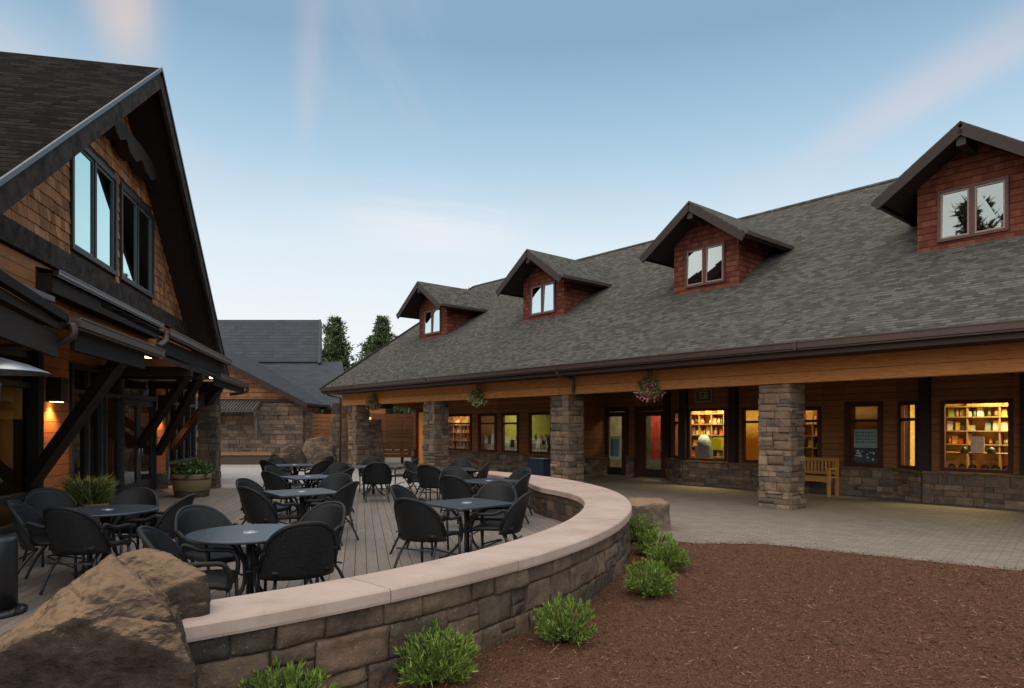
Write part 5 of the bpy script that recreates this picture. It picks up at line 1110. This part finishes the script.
# bench on the porch
def build_bench():
    u0, u1, v0, v1 = .66, 2.02, 3.30, 3.78; t = thing('wood_bench', 'honey coloured slatted wooden bench on the porch behind the near pillar', 'bench', W(1.1, 3.5, GZ)); g = GZ
    m = MB()
    for i in range(5): m.box(W(u0 + .03, v0 + .02 + i * .095, .42), U_ * (u1 - u0 - .06), V_ * .08, Z_ * .03, along=U_)
    obj('seat', m, M['bench'], t)
    m = MB(); m.box(W(u0 + .07, v1 + .0, .83), U_ * (u1 - u0 - .14), V_ * .05, Z_ * .08, along=U_); m.box(W(u0 + .07, v1 - .02, .50), U_ * (u1 - u0 - .14), V_ * .05, Z_ * .06, along=U_)
    n = 13
    for i in range(n): m.box(W(u0 + .10 + (u1 - u0 - .26) * i / (n - 1), v1 + .005, .56), U_ * .055, V_ * .025, Z_ * .27, along=Z_)
    obj('backrest', m, M['bench'], t)
    m = MB(); m.box(W(u0 + .07, v0 + .01, .33), U_ * (u1 - u0 - .14), V_ * .03, Z_ * .085, along=U_); obj('apron', m, M['bench'], t)
    for u in (u0, u1 - .07):
        m = MB(); m.box(W(u, v0, g), U_ * .07, V_ * .07, Z_ * (.64 - g), along=Z_); obj('leg', m, M['bench'], t)
        m = MB(); m.box(W(u, v1 - .02, g), U_ * .07, V_ * .07, Z_ * (.91 - g), along=Z_); obj('leg', m, M['bench'], t)
        m = MB(); m.box(W(u - .012, v0 - .04, .642), U_ * .094, V_ * (v1 - v0 + .02), Z_ * .03, along=V_); obj('armrest', m, M['bench'], t)
build_bench()
m = MB(); m.box(W(10.3, 2.7, GZ), U_ * .85, V_ * .5, Z_ * .55); bb = thing('storage_box', 'low dark blue box against the stone base behind the far pillar', 'box', W(10.7, 2.95, GZ)); obj('body', m, M['bluebox'], bb, bevel=.02)
m = MB(); m.box(W(10.27, 2.67, .525), U_ * .91, V_ * .56, Z_ * .06); obj('lid', m, M['bluebox'], bb, bevel=.015)

# ------------------------------------------------------------------ shop goods
def build_goods():
    def shelf(u0, u1, v, zs, lab, dp=.32, bays=4, back=True):
        t = thing('display_shelf', lab, 'shelf', W((u0 + u1) / 2, v, .0)); m = MB()
        for z in zs: m.box(W(u0, v, z - .03), U_ * (u1 - u0), V_ * dp, Z_ * .028, along=U_)
        obj('shelf_boards', m, M['shelf'], t); m = MB()
        for i in range(bays + 1): m.box(W(u0 + (u1 - u0 - .03) * i / bays, v + .01, 0), U_ * .03, V_ * (dp - .02), Z_ * (2.35 if back else 1.2), along=Z_)
        obj('uprights', m, M['shelf'], t)
        if not back: return
        m = MB(); m.box(W(u0, v + dp, 0), U_ * (u1 - u0), V_ * .02, Z_ * 2.4, along=Z_); obj('back_panel', m, plain('ochre_back_panel', (.50, .31, .08), .8, var=.4, scale=6), t)
    def proto_box(): m = MB(); m.box((-.06, -.05, 0), (.12, 0, 0), (0, .1, 0), (0, 0, .20)); return m
    def proto_jar(): m = MB(); m.lathe((0, 0, 0), [(0, 0), (.05, 0), (.055, .12), (.03, .16), (.03, .20), (0, .20)], 10); return m
    pb = None; pj = None; rng = random.Random(6); az = math.atan2(U_.y, U_.x)
    def put(kind, u, v, z, sc_, lab, grp):
        nonlocal pb, pj
        if kind == 'b':
            if pb is None: pb = obj('gift_box', proto_box(), M['goods'], None, loc=(0, 0, 0), local=True); o = pb
            else: o = pb.copy(); COL.objects.link(o)
            cat = 'box'
        else:
            if pj is None: pj = obj('jar', proto_jar(), M['goods'], None, loc=(0, 0, 0), local=True); o = pj
            else: o = pj.copy(); COL.objects.link(o)
            cat = 'jar'
        o.location = W(u, v, z); o.rotation_euler = (0, 0, az); o.scale = sc_; tag(o, lab, cat, grp)
    def fill(u0, u1, v, zs, where, step=.15, hmax=1.2):
        for r, z in enumerate(zs):
            u = u0 + .08
            while u < u1 - .08:
                k = 'b' if rng.random() < .6 else 'j'
                lab = ('small coloured box on the shelves ' if k == 'b' else 'small jar on the shelves ') + where
                if rng.random() < .88: put(k, u, v + .15, z, (rng.uniform(.7, 1.15), rng.uniform(.7, 1.2), rng.uniform(.6, hmax)), lab, ('boxes ' if k == 'b' else 'jars ') + where)
                u += step * rng.uniform(.8, 1.3)
    zs = (.80, 1.12, 1.46, 1.80)
    shelf(3.95, 5.7, 4.55, zs + (2.12,), 'bright yellow shelf unit in the bay window under the E8 sign'); fill(3.95, 5.7, 4.55, zs, 'in the bay window under the E8 sign', .12)
    shelf(-3.75, -1.15, 5.0, (1.30, 1.62, 1.95, 2.2), 'yellow shelf unit in the right bay window'); fill(-3.6, -1.3, 5.0, (1.30, 1.62, 1.95), 'in the right bay window', .135)
    shelf(16.0, 18.1, 4.1, zs, 'shelf unit inside the far left shop window'); fill(16.1, 18.0, 4.1, zs, 'in the far left shop window', .17)
    shelf(1.0, 2.4, 5.3, zs, 'shelf unit in the window between the near pillar and the bench'); fill(1.1, 2.3, 5.3, zs, 'behind the near pillar', .2)
    shelf(10.4, 13.3, 3.72, (.76, 1.2), 'open display rack inside the green lit windows', bays=5, back=False); fill(10.4, 13.3, 3.72, (.76, 1.2), 'inside the green lit windows', .26, 1.6)
    # low display tables and caps
    t = thing('display_table', 'low display ledge with a row of caps in the right bay window', 'table', W(-2.3, 4.15, 0)); m = MB(); m.box(W(-3.05, 4.0, .70), U_ * 1.5, V_ * .5, Z_ * .03); obj('tabletop', m, M['shelf'], t); m = MB(); m.box(W(-3.0, 4.05, 0), U_ * 1.4, V_ * .4, Z_ * .70); obj('base', m, M['inner_dark'], t)
    m = MB(); m.box(W(-3.05, 4.15, 1.10), U_ * 1.5, V_ * .4, Z_ * .02); obj('shelf', m, M['shelf'], t)
    cp = None
    for z, us in ((.732, (-1.72, -1.93, -2.14, -2.38, -2.58, -2.78)), (1.122, (-1.98, -2.50))):
        for u in us:
            if cp is None:
                cp = thing('cap', 'black cap with a white front badge on the display ledge', 'cap', (0, 0, 0), 0, 'black caps in the right bay window')
                m = MB(); m.lathe((0, 0, 0), [(.085, 0), (.088, .05), (.07, .10), (.03, .13), (0, .135)], 14); obj('crown', m, M['black'], cp, local=True)
                m = MB(); m.grid(lambda a, b: ((a - .5) * .15, -.075 - .08 * b * math.cos((a - .5) * 2.2), .01 - .012 * b), 6, 3); obj('brim', m, M['black'], cp, local=True, solid=.006)
                m = MB(); m.grid(lambda a, b: ((a - .5) * .09, -.090 + .018 * (abs(a - .5) * 2) ** 2 + .012 * b, .03 + .05 * b), 4, 2); obj('badge', m, M['paper'], cp, local=True); c = cp
            else: c = dup(cp, (0, 0, 0))
            c.location = W(u, 4.18, z); c.rotation_euler = (0, 0, az)
            c['label'] = 'black cap with a white front badge in the bottom row' if z < 1 else 'black cap with a white badge on the raised shelf'; c['group'] = 'caps in the bottom row' if z < 1 else 'caps on the raised shelf'
    m = MB(); m.box(W(-2.36, 4.2, 1.122), U_ * .26, V_ * .01, Z_ * .36); tag(obj('notice', m, M['paper']), 'plain white notice standing between two caps', 'notice')
    m = MB(); m.box(W(4.62, 4.15, .74), U_ * .5, V_ * .2, Z_ * .4); m.lathe(W(4.87, 4.25, 1.14), [(.2, 0), (.22, .1), (.12, .3), (0, .34)], 12); tag(obj('backpack', m, plain('grey_blue_cloth', (.16, .22, .28), .9)), 'grey blue backpack low in the bay window', 'backpack')
    m = MB(); m.box(W(4.22, 4.15, 1.02), U_ * .3, V_ * .1, Z_ * .36); tag(obj('bag', m, plain('lime_cloth', (.55, .62, .03), .8)), 'lime yellow bag low in the bay window', 'bag')
    m = MB(); m.box(W(8.25, 6.6, 0.5), U_ * .42, V_ * .06, Z_ * 1.7); tag(obj('banner', m, M['inner_red']), 'red cloth hanging inside the right entrance door', 'cloth')
    m = MB(); m.lathe(W(14.35, 3.8, 0.72), [(0, 0), (.14, .0), (.10, .5), (.05, .9), (0, .95)], 10); tag(obj('figurine', m, M['paper']), 'white tapered ornament in the second far window', 'ornament')
    m = MB(); m.lathe(W(11.2, 4.0, .72), [(0, 0), (.12, .0), (.16, .3), (.22, .5), (.1, .75), (0, .8)], 12); tag(obj('vase', m, M['ink']), 'dark vase in the green lit window', 'vase')
build_goods()

# ------------------------------------------------------------------ plants
def tuft_shrub(loc, r, h, seed, lab, n=1500):
    rng = np.random.default_rng(seed); t = thing('shrub', lab, 'shrub', loc, 0, None); ns = 90
    P = []; D = []; Ls = []
    st = MB()
    for i in range(ns):
        a = rng.uniform(0, 2 * np.pi); el = np.arcsin(np.clip(rng.beta(1.5, 1.1), .10, 1)); d = np.array([np.cos(a) * np.cos(el), np.sin(a) * np.cos(el), np.sin(el)])
        Ln = (r * np.cos(el) + h * np.sin(el)) * rng.uniform(.80, 1.0) * (1 + .07 * math.sin(3 * a + seed)); tip = d * Ln + np.array([0, 0, .06 * h])
        st.tube([(0, 0, 0), tuple(tip * .5 + np.array([0, 0, -.02])), tuple(tip)], [.005, .004, .002], 4)
        k = n // ns
        for q in range(k):
            f = 1 - .75 * rng.random() ** 1.6; b = tip * f; dd = d * .8 + rng.normal(0, .42, 3) + np.array([0, 0, .5]); dd /= np.linalg.norm(dd); P.append(b); D.append(dd); Ls.append(rng.uniform(.035, .08) * (r / .25) ** .5)
    Vv, F = blades(np.array(P), np.array(D), np.array(Ls), np.array(Ls) * .13 + .0025, rng, .2)
    fastmesh('foliage', Vv, F, M['leaf'], t); obj('stems', st, M['bark'], t, local=True)
    return t
for (x, y, r, h, sd, lab) in ((-1.42, 4.22, .22, .30, 1, 'low green shrub at the bottom edge beside the big boulder'), (-.56, 4.95, .22, .31, 2, 'bushy green shrub against the near wall stones, second from the boulder'), (.44, 5.75, .155, .33, 3, 'round green shrub against the wall, third from the boulder'), (1.50, 7.45, .19, .32, 4, 'bright green shrub standing out from the wall bend on open mulch'),
                          (1.98, 8.75, .21, .30, 5, 'spreading green shrub, lower of the pair by the small sunk stone'), (2.05, 9.75, .21, .30, 6, 'green shrub between the small sunk stone and the square boulder'), (1.98, 10.75, .21, .36, 7, 'dark green shrub in front of the square boulder')):
    tuft_shrub((x, y, mulch_z(x, y)), r, h, sd, lab, 5400)
def leafy(P0, rx, ry, rz, n, rng, L, Wd, up=.4, shell=.5):
    d = rng.normal(size=(n, 3)); d /= np.linalg.norm(d, axis=1)[:, None]; rad = rng.uniform(shell, 1, n) ** .6; P = d * rad[:, None] * np.array([rx, ry, rz]) * (1 + .25 * np.sin(d[:, :1] * 5 + d[:, 1:2] * 7)) + np.array(P0)
    D = d * .8 + rng.normal(0, .6, (n, 3)) + np.array([0, 0, up]); D /= np.linalg.norm(D, axis=1)[:, None]; return blades(P, D, L * rng.uniform(.6, 1.3, n), Wd * rng.uniform(.7, 1.3, n), rng, .25)
def planter():
    x, y = -7.85, 16.75; t = thing('barrel_planter', 'wooden barrel planter with leafy green plants beside the stone pillar', 'planter', (x, y, 0)); m = MB()
    m.lathe((x, y, 0), [(0, 0), (.38, 0), (.43, .25), (.45, .56), (.42, .56), (.41, .50)], 26); obj('barrel', m, M['barrel'], t)
    for z, r in ((.12, .408), (.42, .441)): m = MB(); m.lathe((x, y, z), [(r, 0), (r + .008, .01), (r + .008, .04), (r, .05)], 26); obj('hoop', m, M['gutter'], t)
    m = MB(); m.lathe((x, y, .5), [(.0, .02), (.45, .0)], 20); obj('soil', m, M['soil'], t)
    rng = np.random.default_rng(3); Vv, F = leafy((0, 0, .60), .42, .42, .24, 1500, rng, .10, .045); fastmesh('foliage', Vv, F, M['herb'], t)
    x, y = -7.62, 12.3; t = thing('planter_pot', 'spiky flowering bush in a low pot before the lodge glazing', 'planter', (x, y, 0)); m = MB(); m.lathe((x, y, 0), [(0, 0), (.34, 0), (.42, .34), (.38, .34), (.36, .28), (0, .28)], 24); obj('pot', m, plain('clay_pot', (.22, .12, .08), .8), t)
    rng = np.random.default_rng(4); n = 1500; a = rng.uniform(0, 2 * np.pi, n); rr = .26 * np.sqrt(rng.random(n)); P = np.stack([rr * np.cos(a), rr * np.sin(a), .28 + .34 * rng.random(n)], 1); D = np.stack([.8 * np.cos(a), .8 * np.sin(a), rng.uniform(.3, 1.4, n)], 1); D /= np.linalg.norm(D, axis=1)[:, None]
    Vv, F = blades(P, D, rng.uniform(.12, .36, n), rng.uniform(.014, .030, n), rng, .35); fastmesh('foliage', Vv, F, leafmat('grassy_leaves', (.07, .12, .03), (.14, .2, .06), (.3, .34, .13)), t)
planter()
def basket(u, lab, seed, r, lm, fm):
    p = W(u, -.10, 2.58); t = thing('hanging_basket', lab, 'flower basket', p, 0, None); m = MB(); x, y, z = p
    m.lathe((x, y, z - .20), [(0, 0), (r * .5, .02), (r * .85, .12), (r, .24), (r * .9, .24), (0, .2)], 18); obj('basket', m, M['coir'], t)
    m = MB()
    for k in range(3): a = R(120 * k); m.tube([(x + r * math.cos(a), y + r * math.sin(a), z + .04), (x, y, z + .58)], .006, 5)
    m.tube([(x, y, z + .56), (x, y, z + .66)], .008, 5); obj('chain', m, M['black'], t)
    rng = np.random.default_rng(seed); Vv, F = leafy((0, 0, .10), r * 1.15, r * 1.15, .20, 900, rng, .09, .04, .3); fastmesh('foliage', Vv, F, lm, t)
    Vv, F = leafy((0, 0, .02), r * 1.35, r * 1.35, .22, 260, rng, .06, .05, -.1, .85); tag(fastmesh('flowers', Vv, F, fm, t), kind='stuff')
pale = leafmat('pale_flowers', (.30, .34, .16), (.42, .46, .26), (.50, .30, .34)); dry = leafmat('dry_flowers', (.20, .15, .05), (.30, .22, .08), (.38, .26, .16))
for u, lab, sd, lm, fm in ((3.55, 'hanging basket with pink flowers before the right entrance door', 21, M['basketleaf'], M['flower']), (10.4, 'hanging basket with pale flowers between the middle pillars', 22, M['basketleaf'], pale), (17.1, 'yellowish hanging basket at the far end of the porch beam', 23, dry, dry)): basket(u, lab, sd, .22, lm, fm)
def pine(seed, h, r):
    rng = np.random.default_rng(seed); t = thing('pine_tree', '', 'tree'); m = MB(); m.tube([(0, 0, 0), (0, 0, h * .5), (.05, 0, h)], [h * .018, h * .012, .01], 8)
    P = []; D = []; z = h * .18
    while z < h:
        f = (z - h * .18) / (h * .82); L = r * (1 - f) ** .75 * rng.uniform(.65, 1.12) + .15; k = int(5 + 3 * (1 - f)); a0 = rng.uniform(0, 6.28)
        for i in range(k):
            a = a0 + 6.283 * i / k + rng.normal(0, .25); l = L * rng.uniform(.40, 1.25); dr = np.array([math.cos(a), math.sin(a), .25 - .3 * (1 - f)]); e = dr * l
            m.tube([(0, 0, z), tuple(e + np.array([0, 0, z]))], [.03, .008], 4)
            for q in range(int(44 * l / r) + 14):
                s = rng.uniform(.2, 1.02); c = e * s + np.array([0, 0, z]) + rng.normal(0, .10 * l + .04, 3) * np.array([1, 1, .5]); P.append(c); D.append(dr * .5 + rng.normal(0, .6, 3) + np.array([0, 0, .25]))
        z += h * rng.uniform(.022, .04)
    P = np.array(P); D = np.array(D); D /= np.linalg.norm(D, axis=1)[:, None]; n = len(P)
    P = np.repeat(P, 3, 0) + rng.normal(0, .07, (n * 3, 3)); D = np.repeat(D, 3, 0) + rng.normal(0, .4, (n * 3, 3)); D /= np.linalg.norm(D, axis=1)[:, None]; n = len(P)
    Vv, F = blades(P, D, rng.uniform(.18, .48, n), rng.uniform(.06, .15, n), rng, .2); fastmesh('crown', Vv, F, M['needle'], t); obj('trunk', m, M['bark'], t, local=True); return t
PA, PB = pine(41, 10.6, 3.3), pine(43, 10.9, 2.4)
tree_list = [(PA, -14.2, 55, 1.0, 'broad pine right of the slate roof, left of the pair'), (PB, -10.5, 55, 1.0, 'slim pointed pine right of the pair, beside the shingled roof'), (PA, -12.3, 60, .92, 'pine filling the gap between the two taller pines'), (PB, -17.4, 58, 1.0, 'pine whose tip shows above the slate ridge'), (PB, -9.4, 58, .78, 'short pine hugging the edge of the shingled roof'), (PA, -6.3, 42, .55, 'leafy tree seen through the porch end above the fence'), (PA, -8.0, 46, .5, 'low tree behind the fence beside the porch end'),
             (PB, -4.35, 74, 1.55, 'distant pine tip just over the shingled ridge'), (PA, -2.4, 76, 1.58, 'second distant pine tip over the shingled ridge, to the right')]
tree_list += [(PA, -25, -3, 1.75, 'pine behind the viewer mirrored in the dormer windows'), (PB, -18, -20, 1.6, 'slim pine behind the viewer mirrored in the dormer windows'), (PA, -33, -9, 1.4, 'pine far left behind the viewer'), (PA, -27, -24, 1.7, 'tall pine behind the viewer')] + [(P_, x_, y_, s_, 'unseen tree added as wood behind the cedar clad lodge to block low sky') for P_, x_, y_, s_ in ((PA, -30, 27, .75), (PB, -34, 31, .8), (PA, -38, 24, .9), (PA, -36, 36, .85), (PB, -42, 29, 1.0), (PA, -45, 35, 1.0))]  # hidden trees behind the lodge added to keep bright low sky off shop glass
used = set()
for P0, x, y, s, lab in tree_list:
    if P0.name not in used: used.add(P0.name); P0.location = (x, y, -.3); P0.scale = (s,) * 3; tag(P0, lab, None, 'trees beyond the lodges')
    else: dup(P0, (x, y, -.3), x * 3, lab, 'unseen trees added as wood behind the cedar clad lodge' if 'wood' in lab else None, s)
